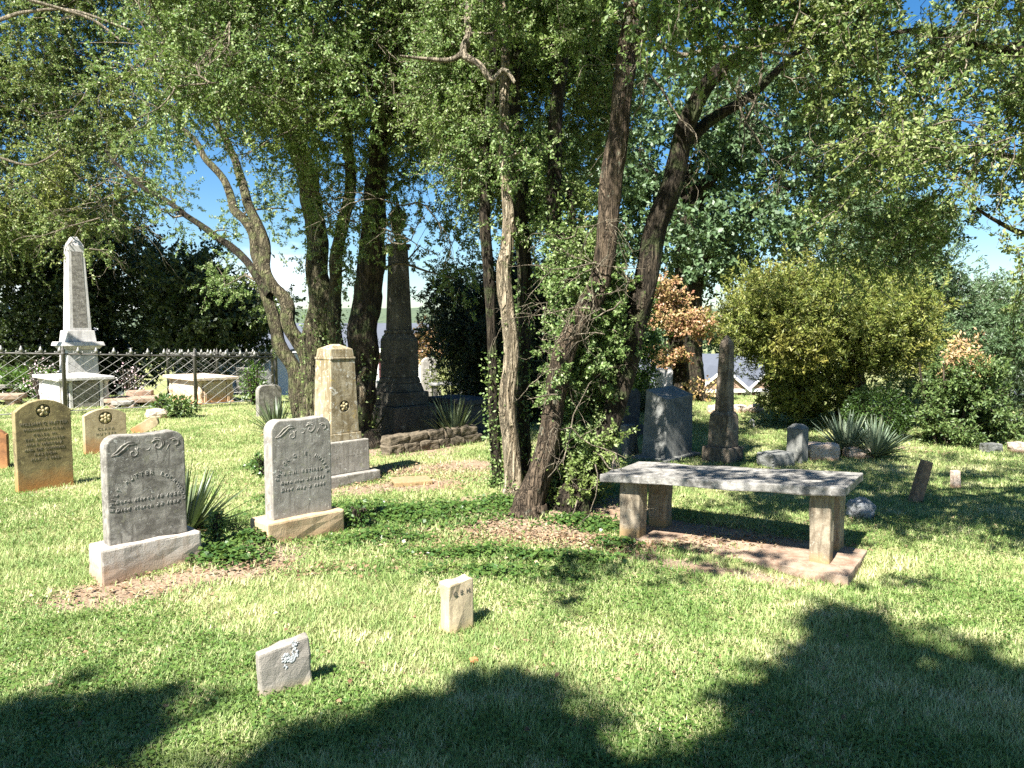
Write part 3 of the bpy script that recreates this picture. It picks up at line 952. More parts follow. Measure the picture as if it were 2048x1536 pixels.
def black_stone():
    p = Gz(1254, 876, 0)
    cx, cy = from_corner(p.x, p.y, .48, .30)
    root = thing("headstone", "blackened upright headstone with sloped top beside the ivied trunks", "headstone", (cx, cy, 0), TH, tilt=(0, .06))
    bm = bmesh.new(); bm_box(bm, -.24, .24, -.15, .15, -.1, .17)
    finish("base", bm, M['black_stone'], root, .012)
    bm = bmesh.new(); bm_prism(bm, [(-.165, .165), (.165, .165), (.165, .66), (.05, .72), (-.165, .69)], -.085, .085)
    finish("slab", bm, M['black_stone'], root, .008)
black_stone()

marker("footstone", "small streaked grey slab tipped left in front of the blackened headstone", 1256, 913, .24, .10, .40, 'dark_slab', TH, None, "footstone", (0.0, -.14), skew=-.2)
marker("footstone", "short brown post stone next to the ivied trunks", 1228, 924, .10, .09, .23, 'brown_post', TH, None, "footstone", (0, -.08))
def dome_stone():
    p = Gz(1214, 944, 0)
    root = thing("footstone", "black round topped stump stone at the left end of the table tomb", "footstone", (p.x, p.y + .1, 0), TH)
    bm = bmesh.new()
    bm_lathe(bm, [(.115, -.08), (.12, 0), (.115, .12), (.10, .2), (.07, .25), (.03, .275)], 16)
    finish("stone", bm, M['black_stone'], root, 0, 0, .02, 6, smooth=True)
dome_stone()

def obelisk():
    p = Gz(1458, 931, 0)
    W = .37
    cx, cy = from_corner(p.x, p.y, W, W)
    root = thing("obelisk", "small dark brown stained obelisk on square pedestal behind the table tomb", "obelisk", (cx, cy, 0), TH, tilt=(0, .035))
    def part(name, w0, w1, z0, z1, bev=.01):
        bm = bmesh.new(); bm_box(bm, -w0 / 2, w0 / 2, -w0 / 2, w0 / 2, z0, z1, w1 / w0)
        return finish(name, bm, M['brown_obelisk'], root, bev, 2, .004, 8)
    part("base", .37, .36, -.1, .19, .015)
    part("pedestal", .27, .255, .19, .57)
    part("shoulder", .255, .19, .57, .62)
    bm = bmesh.new()
    bm_box(bm, -.085, .085, -.085, .085, .62, 1.44, .74)
    bm_box(bm, -.0625, .0625, -.0625, .0625, 1.4405, 1.535, .22)
    finish("shaft", bm, M['brown_obelisk'], root, .006)
obelisk()

def post_stone():
    p = Gz(1603, 929, 0)
    cx, cy = from_corner(p.x, p.y, .19, .19)
    root = thing("post_stone", "short square grey post stone with peaked top standing between block and light rocks", "post", (cx, cy, 0), TH)
    bm = bmesh.new()
    bm_box(bm, -.095, .095, -.095, .095, -.1, .42)
    bm_box(bm, -.097, .097, -.097, .097, .4205, .47, .5)
    finish("shaft", bm, M['dark_slab'], root, .008)
post_stone()

def rock(name, label, px, py, sx, sy, sz, mat, th=0.3, cat="stone", group=None, jag=.10, seed=1, boxy=.55):
    p = G(px, py)
    root = thing(name, label, cat, (p.x, p.y + sy * .5, p.z), th, group)
    bm = bmesh.new()
    bmesh.ops.create_icosphere(bm, subdivisions=4, radius=1.0)
    for v in bm.verts:
        q = v.co
        mx = max(abs(q.x), abs(q.y), abs(q.z))
        b = q / mx * .85
        v.co = q.lerp(b, boxy)
        v.co += v.normal * jag * noise.fractal(q * 1.6 + Vector((seed * 3.1, seed, 0)), 1.0, 2.0, 5)
        v.co = Vector((v.co.x * sx / 2, v.co.y * sy / 2, v.co.z * sz / 2 + sz * .32))
    finish("stone", bm, M[mat], root, 0, smooth=False)
rock("fallen_block", "mottled grey block lying beside the short square post stone", 1560, 936, .44, .30, .22, 'dark_slab', .5, seed=2, boxy=.85, jag=.08)
rock("light_rock", "larger pale pink rock in front of the silvery yucca", 1655, 922, .42, .30, .26, 'pink_rock', -.2, seed=3, boxy=.8)
rock("light_rock", "flatter pale rock at the foot of the silvery yucca", 1724, 918, .38, .22, .17, 'pink_rock', .05, seed=4, boxy=.7)
rock("dark_rock", "blue grey rock on the grass beyond the right end of table tomb", 1732, 1040, .24, .2, .2, 'grey_rock', .4, seed=5, boxy=.2, jag=.25)
rock("mottled_block", "dark mottled block under the glossy bush with the dead top", 1992, 906, .26, .2, .15, 'dark_slab', .1, seed=6, boxy=.85)
rock("light_rock", "pale rock cut by the right edge of the photo", 2046, 906, .26, .2, .17, 'pink_rock', .1, seed=7)
rock("light_rock", "pinkish rock behind the brown obelisk, left one", 1434, 828, .32, .25, .22, 'pink_rock', .1, seed=8)
rock("light_rock", "pale rock between brown obelisk and dark juniper skirt", 1483, 826, .30, .25, .2, 'pink_rock', .3, seed=9)
rock("light_rock", "pale round rock under the dark juniper skirt", 1515, 826, .36, .25, .22, 'pink_rock', .6, seed=10, boxy=.3)
rock("light_rock", "reddish rock by the green weed at the fence foot", 306, 838, .42, .3, .22, 'pink_rock', .6, seed=11, boxy=.6)
rock("brick_chip", "small reddish brick chip in the lawn beyond the bottom shadow", 947, 1328, .045, .035, .03, 'rusty', .6, seed=12, boxy=.7)

def small_post(name, label, px, py, wd, h, mat, lean, th):
    p = G(px, py)
    root = thing(name, label, "post", (p.x, p.y + wd * .5, p.z), th, tilt=(0, lean))
    bm = bmesh.new(); bm_box(bm, -wd / 2, wd / 2, -wd * .4, wd * .4, -.12, h, .86)
    finish("shaft", bm, M[mat], root, .006, 3, .005, 14)
small_post("leaning_post", "slim brown stone post leaning right in the dappled grass", 1836, 1006, .105, .40, 'brown_post', .26, math.radians(5))
small_post("short_post", "short pale stone post, standing right of the leaning brown one", 1916, 977, .085, .175, 'pink_rock', -.06, math.radians(5))

def hook():
    p = G(1503, 857)
    root = thing("curved_marker", "tiny white curved marker in the grass right of the brown obelisk", "marker", p, 0)
    bm = bmesh.new()
    bm_tube(bm, [(0.03, 0, -.02), (.035, 0, .06), (.03, 0, .12), (0, 0, .15), (-.03, 0, .12), (-.02, 0, .08)], .014, 8)
    finish("hook", bm, M['white_marble'], root, 0, smooth=True)
hook()

def flat_ledger():
    p = G(820, 968)
    root = thing("flat_marker", "flat grey marker sunk in the leaf litter right of the tapered monument", "marker", (p.x, p.y + .1, p.z), TH * .4)
    bm = bmesh.new(); bm_box(bm, -.2, .2, -.15, .15, -.05, .035)
    finish("slab", bm, M['table_leg'], root, .012, 2, .006)
flat_ledger()

def dark_tomb():
    p = G(936, 872)
    cx, cy = from_corner(p.x, p.y, .55, .9)
    root = thing("box_tomb", "low dark mossy box tomb under the black yew behind the yucca", "tomb", (cx, cy, 0), TH)
    bm = bmesh.new(); bm_box(bm, -.27, .27, -.45, .45, -.1, .46)
    finish("body", bm, M['black_stone'], root, .015, 2, .008)
    bm = bmesh.new(); bm_box(bm, -.31, .31, -.49, .49, .46, .54)
    finish("lid", bm, M['black_stone'], root, .012)
dark_tomb()

def far_stones():
    # pale monuments beyond, seen through the trunks
    def st(label, px0, px1, ytop, Y, depth, mat, cap=None, th=math.radians(20), shape='box', cat="headstone", name="far_headstone"):
        a, b = P(px0, ytop, Y), P(px1, ytop, Y)
        wd = (b - a).length
        cx = (a.x + b.x) / 2
        z0 = H(cx, Y)
        h = a.z - z0
        root = thing(name, label, cat, (cx, Y, z0), th)
        bm = bmesh.new()
        if shape == 'box': bm_box(bm, -wd / 2, wd / 2, -depth / 2, depth / 2, -.2, h)
        elif shape == 'arch': bm_prism(bm, [(x, z if z > 0 else -.2) for x, z in arch_top(wd, h - wd * .3, wd * .3)], -depth / 2, depth / 2)
        elif shape == 'round': bm_prism(bm, [(x, z if z > 0 else -.2) for x, z in rounded_top(wd, h, wd * .25)], -depth / 2, depth / 2)
        o = finish("slab", bm, M[mat], root, .012)
        return root, wd, h
    r, wd, h = st("pale grey arched stone with a cross in a panel behind the urn monument", 843, 874, 714, 18.0, .22, 'marble_pale', shape='arch')
    bm = bmesh.new()
    bm_box(bm, -.018, .018, -.02, .0, h - .44, h - .18); bm_box(bm, -.055, -.0185, -.02, .0, h - .28, h - .25); bm_box(bm, .0185, .055, -.02, .0, h - .28, h - .25)
    c = finish("cross", bm, M['white_marble'], r, 0); c.location = (0, -.11, 0)
    bm = bmesh.new(); bm_box(bm, -.25, .25, -.18, .18, -.2, .16)
    finish("base", bm, M['marble_pale'], r, .01)
    st("blue grey block headstone under the black yew skirt", 918, 958, 752, 18.5, .25, 'marble_grey')
    st("narrow white stone under the black yew skirt", 962, 980, 770, 17.5, .2, 'white_marble', shape='round')
    st("tall white square stone behind the leaning grey block", 1331, 1373, 722, 19.5, .42, 'white_marble', th=math.radians(46))
    st("slim white round headstone left of the tall white square stone", 1311, 1326, 738, 19.0, .12, 'white_marble', shape='round')
    st("narrow pale headstone before the juniper trunks", 1688, 1704, 806, 13.0, .1, 'marble_pale')
    st("grey weathered headstone beside the dark spiky yucca", 512, 562, 770, 13.6, .12, 'marble_grey', th=TH, shape='round')
    st("grey headstone with square shoulders behind the fence, near the sign", 473, 500, 735, 20.0, .2, 'marble_grey')
    st("dark round headstone right of the sign behind the fence", 512, 545, 742, 21.0, .2, 'dark_slab', shape='round')
    st("pale stone left of the urn monument behind the trunk", 737, 758, 762, 16.5, .2, 'white_marble')
    # ledger on legs
    a, b = P(872, 764, 17.2), P(918, 764, 17.2)
    c0 = (a + b) / 2
    z0 = H(c0.x, c0.y)
    root = thing("far_table_tomb", "small pale table tomb next to the cross stone", "tomb", (c0.x, c0.y, z0), .2)
    zt = a.z - z0
    bm = bmesh.new(); bm_box(bm, -.42, .42, -.3, .3, zt - .06, zt)
    finish("tabletop", bm, M['white_marble'], root, .01)
    for sx in (-.3, .3):
        for sy in (-.2, .2):
            bm = bmesh.new(); bm_box(bm, sx - .05, sx + .05, sy - .05, sy + .05, -.1, zt - .061)
            finish("leg", bm, M['marble_pale'], root, .006)
far_stones()

# ---- fenced plot on the left
def plot():
    # white obelisk
    p = P(137, 745, 18.0)
    z0 = H(p.x, p.y)
    W = .95
    cx, cy = p.x + 0, p.y + .45
    root = thing("obelisk", "tall white marble obelisk on stepped pedestal inside the fenced plot", "obelisk", (cx, cy, z0), TH)
    def hz(y): return P(137, y, 18.0).z - z0
    def part(name, w0, w1, z0_, z1_, bev=.012):
        bm = bmesh.new(); bm_box(bm, -w0 / 2, w0 / 2, -w0 / 2, w0 / 2, z0_, z1_, w1 / w0)
        return finish(name, bm, M['white_marble'], root, bev)
    part("base", 1.0, 1.0, -.2, .45, .02)
    part("die", .70, .66, .45, hz(699))
    part("moulding", .74, .86, hz(699), hz(692), .004)
    part("cornice", .96, .90, hz(692), hz(684))
    part("plinth", .66, .60, hz(684), hz(661))
    bm = bmesh.new()
    w0 = .50
    bm_box(bm, -w0 / 2, w0 / 2, -w0 / 2, w0 / 2, hz(661), hz(488), .70)
    w1 = w0 * .70
    bm_box(bm, -w1 / 2, w1 / 2, -w1 / 2, w1 / 2, hz(488) + .001, hz(469), .35)
    finish("shaft", bm, M['white_marble'], root, .01)
    # recessed panel on the shaft, proud trim
    bm = bmesh.new()
    bm_hex(bm, [(-.165, -.250, hz(655)), (.165, -.250, hz(655)), (.165, -.235, hz(655)), (-.165, -.235, hz(655))],
           [(-.12, -.187, hz(500)), (.12, -.187, hz(500)), (.12, -.17, hz(500)), (-.12, -.17, hz(500))])
    finish("panel", bm, M['marble_grey'], root, .004)

    def box_tomb(label, pxc, pyb, Y, w_, d_, pyt, mat, th=TH):
        near = P(pxc, pyb, Y)
        z0 = near.z
        cx, cy = from_corner(near.x, near.y, w_, d_, th)
        root = thing("box_tomb", label, "tomb", (cx, cy, z0), th)
        zt = P(pxc, pyt, Y).z - z0
        bm = bmesh.new(); bm_box(bm, -w_ / 2 - .07, w_ / 2 + .07, -d_ / 2 - .07, d_ / 2 + .07, zt - .07, zt)
        finish("lid", bm, M[mat], root, .014)
        bm = bmesh.new(); bm_box(bm, -w_ / 2 - .03, w_ / 2 + .03, -d_ / 2 - .03, d_ / 2 + .03, -.25, .10)
        finish("base", bm, M[mat], root, .012)
        bm = bmesh.new(); bm_box(bm, -w_ / 2 + .09, w_ / 2 - .09, -d_ / 2 + .09, d_ / 2 - .09, .10, zt - .071)
        finish("body", bm, M[mat], root, .006)
        for sx in (-1, 1):
            for sy in (-1, 1):
                bm = bmesh.new()
                x, y = sx * (w_ / 2 - .075), sy * (d_ / 2 - .075)
                hb = zt - .071 - .10
                prof = [(.075, .10), (.075, .13), (.05, .15), (.045, .10 + hb * .3), (.065, .10 + hb * .42), (.07, .10 + hb * .5), (.055, .10 + hb * .58), (.042, .10 + hb * .75), (.055, zt - .12), (.075, zt - .10), (.075, zt - .072)]
                bm_lathe(bm, prof, 12, x, y)
                finish("baluster", bm, M[mat], root, 0, smooth=True)
        bm = bmesh.new(); bm_box(bm, -w_ * .26, w_ * .26, -d_ / 2 + .02, -d_ / 2 + .088, .12, zt - .09)
        finish("end_panel", bm, M['marble_grey' if mat == 'white_marble' else 'white_stained'], root, .006)
        for sx in (-1, 1):
            bm = bmesh.new(); bm_box(bm, sx * w_ * .31 - .03, sx * w_ * .31 + .03, -d_ / 2, -d_ / 2 + .088, .101, zt - .072)
            finish("pilaster", bm, M[mat], root, .004)
        bm = bmesh.new(); bm_box(bm, -w_ / 2 + .03, -w_ / 2 + .088, -d_ * .36, d_ * .36, .12, zt - .09)
        finish("side_panel", bm, M[mat], root, .006)
    box_tomb("white marble box tomb with corner balusters in front of the white obelisk", 125, 830, 14.9, .92, 1.8, 756, 'white_marble')
    box_tomb("orange stained box tomb with corner balusters and framed end panel", 398, 818, 15.8, .82, 1.7, 756, 'white_stained')

    # stacked ledger slabs
    def slab(name, label, px0, px1, ytop, Y, depth, th_, mat, rot=.12, legs=0, cat="slab", seed=1):
        a, b = P(px0, ytop, Y), P(px1, ytop, Y)
        c0 = (a + b) / 2
        wd = (b - a).length
        root = thing(name, label, cat, (c0.x, c0.y, c0.z - th_), rot)
        bm = bmesh.new()
        n = 10
        rr = random.Random(seed)
        pts = []
        for k in range(n):
            an = 2 * math.pi * k / n
            q = 1.0 / max(abs(math.cos(an)), abs(math.sin(an))) * .85
            q = min(q, 1.12) * rr.uniform(.93, 1.02)
            pts.append((wd / 2 * q * math.cos(an), depth / 2 * q * math.sin(an)))
        bm_hex(bm, [(x, y, 0) for x, y in pts], [(x, y, th_) for x, y in pts])
        finish("ledger", bm, M[mat], root, .015)
        if legs:
            for sx in (-.3, .3):
                bm = bmesh.new(); bm_box(bm, sx * wd - .09, sx * wd + .09, -depth * .3, depth * .3, -(c0.z - th_ - H(c0.x, c0.y)) - .05, -.001)
                finish("support", bm, M['table_base'], root, .01)
    slab("ledger_slab", "broad tan ledger slab on stone supports behind the fence", 208, 326, 794, 15.9, 1.1, .09, 'table_base', .2, 1, seed=2)
    slab("ledger_slab", "smaller tan slab, topmost of the pile behind the fence", 250, 308, 781, 16.4, .5, .10, 'table_base', .3, 1, seed=3)
    slab("ledger_slab", "pale ledger slab right of the white box tomb, low behind fence", 222, 268, 802, 15.2, .5, .07, 'marble_pale', .3, 1, seed=5)
    slab("ledger_slab", "long grey ledger slab on brick supports at the left edge", -70, 56, 768, 17.0, 1.0, .08, 'marble_pale', .3, 1, seed=4)
    slab("ledger_slab", "lower tan ledger slab at the left edge, nearer the fence", -90, 48, 789, 15.8, .9, .10, 'table_base', .3, 1, seed=6)
plot()

def make_fence(label, a, b, ztop_a, ztop_b, posts, spacing, pitch, amp=1.0, fence_name="wire_fence"):
    """woven wire fence with iron posts, rail and cast finials from a to b"""
    d = Vector((b.x - a.x, b.y - a.y, 0)); Ln = d.length; d.normalize()
    root = thing(fence_name, label, "fence", (a.x, a.y, 0), math.atan2(d.y, d.x))
    def zt(u): return ztop_a + (ztop_b - ztop_a) * u / Ln
    def zb(u): return H(a.x + d.x * u, a.y + d.y * u)
    # rails
    bm = bmesh.new()
    bm_tube(bm, [(0, 0, zt(0)), (Ln * .5, 0, zt(Ln * .5)), (Ln, 0, zt(Ln))], .016, 8)
    finish("top_rail", bm, M['iron'], root, 0, smooth=True)
    bm = bmesh.new()
    n = 12
    bm_tube(bm, [(Ln * k / n, 0, zb(Ln * k / n) + .08) for k in range(n + 1)], .010, 6)
    finish("bottom_wire", bm, M['wire'], root, 0, smooth=True)
    # woven wire
    bm = bmesh.new()
    ns = int(Ln / pitch)
    for k in range(ns + 1):
        u0 = k * pitch
        z0, z1 = zb(u0) + .08, zt(u0)
        m = max(4, int((z1 - z0) / (pitch * .72)))
        pts = []
        for j in range(m + 1):
            s = 1 if (j + 0) % 2 == 0 else -1
            off = s * pitch * .52 * (1 if k % 2 == 0 else -1)
            pts.append((min(max(u0 + off, 0), Ln), .004 * s, z0 + (z1 - z0) * j / m))
        bm_tube(bm, pts, .0055, 4)
    finish("wire_mesh", bm, M['wire'], root, 0)
    # posts
    for u in posts:
        bm = bmesh.new()
        z0, z1 = zb(u) - .1, zt(u)
        bm_lathe(bm, [(.035, z0), (.035, z1 - .02), (.045, z1), (.045, z1 + .02), (.03, z1 + .03), (.042, z1 + .06), (.03, z1 + .09), (.012, z1 + .14), (.004, z1 + .17)], 12, u, -.02)
        finish("post", bm, M['iron'], root, 0, smooth=True)
    # finials
    bm = bmesh.new()
    bm_lathe(bm, [(.012, .0), (.014, .02), (.032, .04), (.036, .06), (.022, .085), (.016, .10), (.003, .13)], 8)
    for s in (-1, 1):
        bm_tube(bm, [(s * .012, 0, .015), (s * .04, 0, .02), (s * .065, 0, .012), (s * .08, 0, .028), (s * .066, 0, .04)], [.01, .013, .013, .012, .008], 6)
    fo = finish("finial", bm, M['wire'], root, 0, smooth=True)
    m = int(Ln / spacing)
    for k in range(m):
        u = spacing * (k + .5)
        o = fo if k == 0 else fo.copy()
        if k: COL.objects.link(o)
        o.parent = root
        o.location = (u, 0, zt(u) + .012)
    return root

fa, fb = P(-60, 705, 13.0), P(547, 715, 16.2)
make_fence("woven wire fence with iron posts and pointed finials, front run of the plot", fa, fb, fa.z, fb.z,
           [0.0, 1.40, 3.72, 5.4], .30, .12)
ga, gb = P(332, 709, 19.5), P(548, 708, 19.5)
make_fence("second wire fence run with denser finials behind the orange tomb", ga, gb, ga.z, gb.z, [0.05, 1.35, 2.8], .17, .13)

# ------------------------------------------------------------------ buildings
M['roof_grey'] = plain_mat("grey_shingle", (0.080, 0.090, 0.108), (0.058, 0.065, 0.08), 3.0, 0.9, 0, .4, (1, 1, 14))
M['siding_white'] = plain_mat("white_painted_siding", (0.50, 0.50, 0.50), (0.44, 0.44, 0.44), 2, 0.7, 0, .4, (.2, .2, 40))
M['siding_tan'] = plain_mat("tan_siding", (0.26, 0.175, 0.12), (0.22, 0.145, 0.10), 2, 0.8, 0, .4, (.2, .2, 40))
M['glass'] = plain_mat("dark_window_glass", (0.06, 0.07, 0.085), (0.10, 0.11, 0.12), 1, 0.15, 0, 0)
M['shutter'] = plain_mat("dark_red_shutter", (0.09, 0.025, 0.028), None, 4, .6)
M['trim'] = plain_mat("white_trim", (0.75, 0.75, 0.74), (0.68, 0.68, 0.67), 2, .6)
M['sign_ink'] = plain_mat("blue_black_ink", (0.06, 0.08, 0.16), None, 4, .7)
M['bay_shade'] = plain_mat("painted_bay_shade", (0.05, 0.048, 0.05), (0.03, 0.03, 0.03), 3, .9)  # flat dark colour painted as the shade inside the shed bays
M['brick'] = plain_mat("red_brick", (0.28, 0.13, 0.09), (0.2, 0.09, 0.065), 3, .9, 0, .4, (1, 1, 6))

def window(parent, x, y, z, wd, h, shutters=True):
    """window in the wall facing -y at y"""
    bm = bmesh.new(); bm_box(bm, x - wd / 2, x + wd / 2, y - .04, y + .02, z, z + h)
    f = finish("window", bm, M['trim'], parent, .005)
    bm = bmesh.new()
    bm_box(bm, x - wd / 2 + .07, x + wd / 2 - .07, y - .055, y - .041, z + .07, z + h / 2 - .03)
    bm_box(bm, x - wd / 2 + .07, x + wd / 2 - .07, y - .055, y - .041, z + h / 2 + .03, z + h - .07)
    finish("pane", bm, M['glass'], f, 0)
    if shutters:
        for s in (-1, 1):
            bm = bmesh.new(); bm_box(bm, x + s * (wd / 2 + .2) - .17, x + s * (wd / 2 + .2) + .17, y - .045, y - .003, z, z + h)
            finish("shutter", bm, M['shutter'], parent, .004)

def gable_house(name, label, loc, rot, Lx, Dy, hw, hr, wall, with_front=None, wins=(), over=.35):
    """ridge along x; eave walls face -y and +y"""
    root = thing(name, label, "house", loc, rot)
    bm = bmesh.new()
    a = [(-Lx / 2, -Dy / 2), (Lx / 2, -Dy / 2), (Lx / 2, Dy / 2), (-Lx / 2, Dy / 2)]
    v0 = [bm.verts.new((x, y, -3)) for x, y in a]
    v1 = [bm.verts.new((x, y, hw)) for x, y in a]
    r0, r1 = bm.verts.new((-Lx / 2, 0, hw + hr - .08)), bm.verts.new((Lx / 2, 0, hw + hr - .08))
    for i in range(4):
        bm.faces.new((v0[i], v0[(i + 1) % 4], v1[(i + 1) % 4], v1[i]))
    bm.faces.new((v1[3], v1[0], r0)); bm.faces.new((v1[1], v1[2], r1))
    finish("wall", bm, M[wall], root, 0)
    bm = bmesh.new()
    sl = hr / (Dy / 2)
    for s in (-1, 1):
        y0, y1 = s * (Dy / 2 + over), 0
        z0, z1 = hw - sl * over, hw + hr
        x0, x1 = -Lx / 2 - over, Lx / 2 + over
        lo = [(x0, y0, z0), (x1, y0, z0), (x1, y1, z1), (x0, y1, z1)]
        if s > 0: lo = lo[::-1]
        bm_hex(bm, lo, [(x, y, z + .12) for x, y, z in lo])
    rf = finish("roof", bm, M['roof_grey'], root, 0)
    bm = bmesh.new()
    for s in (-1, 1):
        y0 = s * (Dy / 2 + over)
        z0 = hw - sl * over
        bm_box(bm, -Lx / 2 - over, Lx / 2 + over, y0 - .08 + (0.0 if s > 0 else -.08), y0 + .08 if s > 0 else y0 - .005, z0 - .12, z0 + .13)
        for e in (-1, 1):
            xe = e * (Lx / 2 + over)
            lo = [(xe - .06, y0, z0 - .13), (xe + .06, y0, z0 - .13), (xe + .06, 0, hw + hr - .13), (xe - .06, 0, hw + hr - .13)]
            lo = [(x + e * .07, y, z) for x, y, z in lo]
            if s > 0: lo = lo[::-1]
            bm_hex(bm, lo, [(x, y, z + .26) for x, y, z in lo])
    finish("fascia", bm, M['trim'], root, 0)
    for (x, z, wd, h, sh) in wins:
        window(root, x, -Dy / 2, z, wd, h, sh)
    return root

# long white house seen between the left trunks
p = P(665, 697, 46)
gable_house("house", "long white house with grey roof seen between the left trunks", (p.x, 46 + 4.5, p.z - 2.75), math.radians(4), 10.5, 9, 2.75, 1.5, 'siding_white',
            wins=[(-4.0, .9, 1.0, 1.45, True), (-1.6, .9, 1.0, 1.45, True), (.9, .9, 1.0, 1.45, True), (3.4, .9, 1.0, 1.45, True)])
# white house with gables on the right
p = P(1425, 778, 77)
hr_ = gable_house("house", "white house with tan front gable and red shutters behind the brown obelisk", (p.x, 77 + 5.5, p.z - 2.6), math.radians(2), 24, 10, 2.6, 3.4, 'siding_white',
            wins=[(-3.2, .55, 1.1, 1.6, True), (3.6, .55, 1.1, 1.6, True), (7.2, .55, 1.0, 1.5, True), (-7.5, .55, 1.0, 1.5, True)])
def front_gable(root, x0, y, wd, hw, hr, mat, dp=1.6):
    bm = bmesh.new()
    bm_prism(bm, [(x0 - wd / 2, hw - .1), (x0 + wd / 2, hw - .1), (x0, hw + hr - .1)], y - dp, y + 2)
    finish("gable", bm, M[mat], root, 0)
    bm = bmesh.new()
    for s in (-1, 1):
        lo = [(x0 + s * (wd / 2 + .3), y - dp - .3, hw - .35), (x0, y - dp - .3, hw + hr), (x0, y + 3.2, hw + hr), (x0 + s * (wd / 2 + .3), y + 3.2, hw - .35)]
        if s < 0: lo = lo[::-1]
        bm_hex(bm, lo[::-1], [(a, b, c + .14) for a, b, c in lo[::-1]])
    finish("gable_roof", bm, M['roof_grey'], root, 0)
    bm = bmesh.new()
    for s in (-1, 1):
        q = [(x0 + s * (wd / 2 + .32), hw - .42), (x0 + s * (wd / 2 + .32), hw - .1), (x0, hw + hr + .17), (x0, hw + hr - .15)]
        if s > 0: q = q[::-1]
        bm_prism(bm, q, y - dp - .38, y - dp - .305)
    bm_box(bm, x0 - wd / 2, x0 + wd / 2, y - dp - .06, y - dp - .001, hw - .35, hw - .02)
    finish("gable_trim", bm, M['trim'], root, 0)
front_gable(hr_, .6, -5.0, 5.0, 2.7, 2.1, 'siding_tan')
front_gable(hr_, 5.4, -5.0, 4.0, 2.7, 1.9, 'siding_tan', 1.2)
# house roof at the far right, house at the far left
p = P(2062, 788, 60)
gable_house("house", "grey roofed house cut by the right edge of the photo", (p.x + 2, 60 + 4, p.z - 2.6), math.radians(-8), 9, 8, 2.6, 2.6, 'siding_white', wins=[(-2, .8, 1, 1.4, True)])
p = P(-40, 702, 42)
gable_house("house", "pale house with grey roof cut by the left edge behind the fence", (p.x, 42 + 4, p.z - 2.6), math.radians(70), 8, 7, 2.6, 1.5, 'siding_white', wins=[(0, .9, 1, 1.4, True)])

# pale shed with dark bay panels and a painted sign, behind the plot
def shed():
    Y = 30.0
    a, b = P(345, 700, Y), P(548, 700, Y)
    cx = (a.x + b.x) / 2
    z0 = H(cx, Y)
    root = thing("white_shed", "long white shed with dark bays and hand lettered sign behind the plot", "shed", (cx, Y, z0), 0)  # the dark bays are panels on the solid wall, painted as inner shade
    wd = b.x - a.x
    h = P(345, 712, Y).z - z0
    bm = bmesh.new(); bm_box(bm, -wd / 2, wd / 2, .2, 4, -1, h)
    finish("wall", bm, M['siding_white'], root, 0)
    bm = bmesh.new(); bm_hex(bm, [(-wd / 2 - .2, -.3, h), (wd / 2 + .2, -.3, h), (wd / 2 + .2, 4.3, h + .25), (-wd / 2 - .2, 4.3, h + .25)],
                             [(-wd / 2 - .2, -.3, h + .12), (wd / 2 + .2, -.3, h + .12), (wd / 2 + .2, 4.3, h + .37), (-wd / 2 - .2, 4.3, h + .37)])
    finish("roof", bm, M['roof_grey'], root, 0)
    def X(px): return P(px, 700, Y).x - cx
    def Z(py): return P(345, py, Y).z - z0
    for (p0, p1) in ((368, 425), (470, 515)):
        bm = bmesh.new(); bm_box(bm, X(p0), X(p1), .12, .197, -.5, Z(737 if p0 < 400 else 736))
        finish("bay_shade_panel", bm, M['bay_shade'], root, 0)  # dark panel on the solid wall, painted as an opening's inner shade
    for (p0, p1) in ((428, 466), (517, 538), (352, 366)):
        bm = bmesh.new(); bm_box(bm, X(p0), X(p1), -.02, .197, -.5, Z(714))
        finish("pillar", bm, M['trim'], root, .01)
    bm = bmesh.new(); bm_box(bm, X(471), X(516), .02, .118, Z(735), Z(718))
    s = finish("sign", bm, M['trim'], root, .004)
    inscription("sign_lettering", [('line', "Pray Scale", (X(471) + X(516)) / 2, Z(730.5), .21, .1, (X(514) - X(473)))], .018, M['sign_ink'], s)
shed()

# ------------------------------------------------------------------ foliage tools
def unit(a):
    return a / (np.linalg.norm(a, axis=-1, keepdims=True) + 1e-9)

def leaf_arrays(pos, axis, nrm, Ls, Ws, fold=0.18):
    axis = unit(axis)
    side = unit(np.cross(axis, nrm))
    up = np.cross(side, axis)
    n = len(pos)
    v = np.empty((n, 4, 3), np.float32)
    v[:, 0] = pos
    mid = pos + axis * (Ls * 0.5)[:, None] + up * (Ws * fold)[:, None]
    v[:, 1] = mid + side * (Ws * 0.5)[:, None]
    v[:, 2] = pos + axis * Ls[:, None] - up * (Ls * 0.08)[:, None]
    v[:, 3] = mid - side * (Ws * 0.5)[:, None]
    return v

def leaves_mesh(name, v):
    n = len(v)
    return np_mesh(name, v.reshape(-1, 3), np.arange(n * 4, dtype=np.int32), 4)

def sticks(a, b, r0, r1):
    """3-sided twigs from a to b -> (verts, quads)"""
    n = len(a)
    d = unit(b - a)
    ref = np.tile(np.array([[0.3, 0.2, 0.93]]), (n, 1))
    u = unit(np.cross(d, ref)); w_ = np.cross(d, u)
    v = np.empty((n, 6, 3), np.float32)
    for k in range(3):
        an = 2 * math.pi * k / 3
        o = u * math.cos(an) + w_ * math.sin(an)
        v[:, k] = a + o * r0[:, None]
        v[:, 3 + k] = b + o * r1[:, None]
    base = (np.arange(n) * 6)[:, None, None]
    q = np.array([[0, 1, 4, 3], [1, 2, 5, 4], [2, 0, 3, 5]])[None]
    return v.reshape(-1, 3), (base + q).reshape(-1, 4)

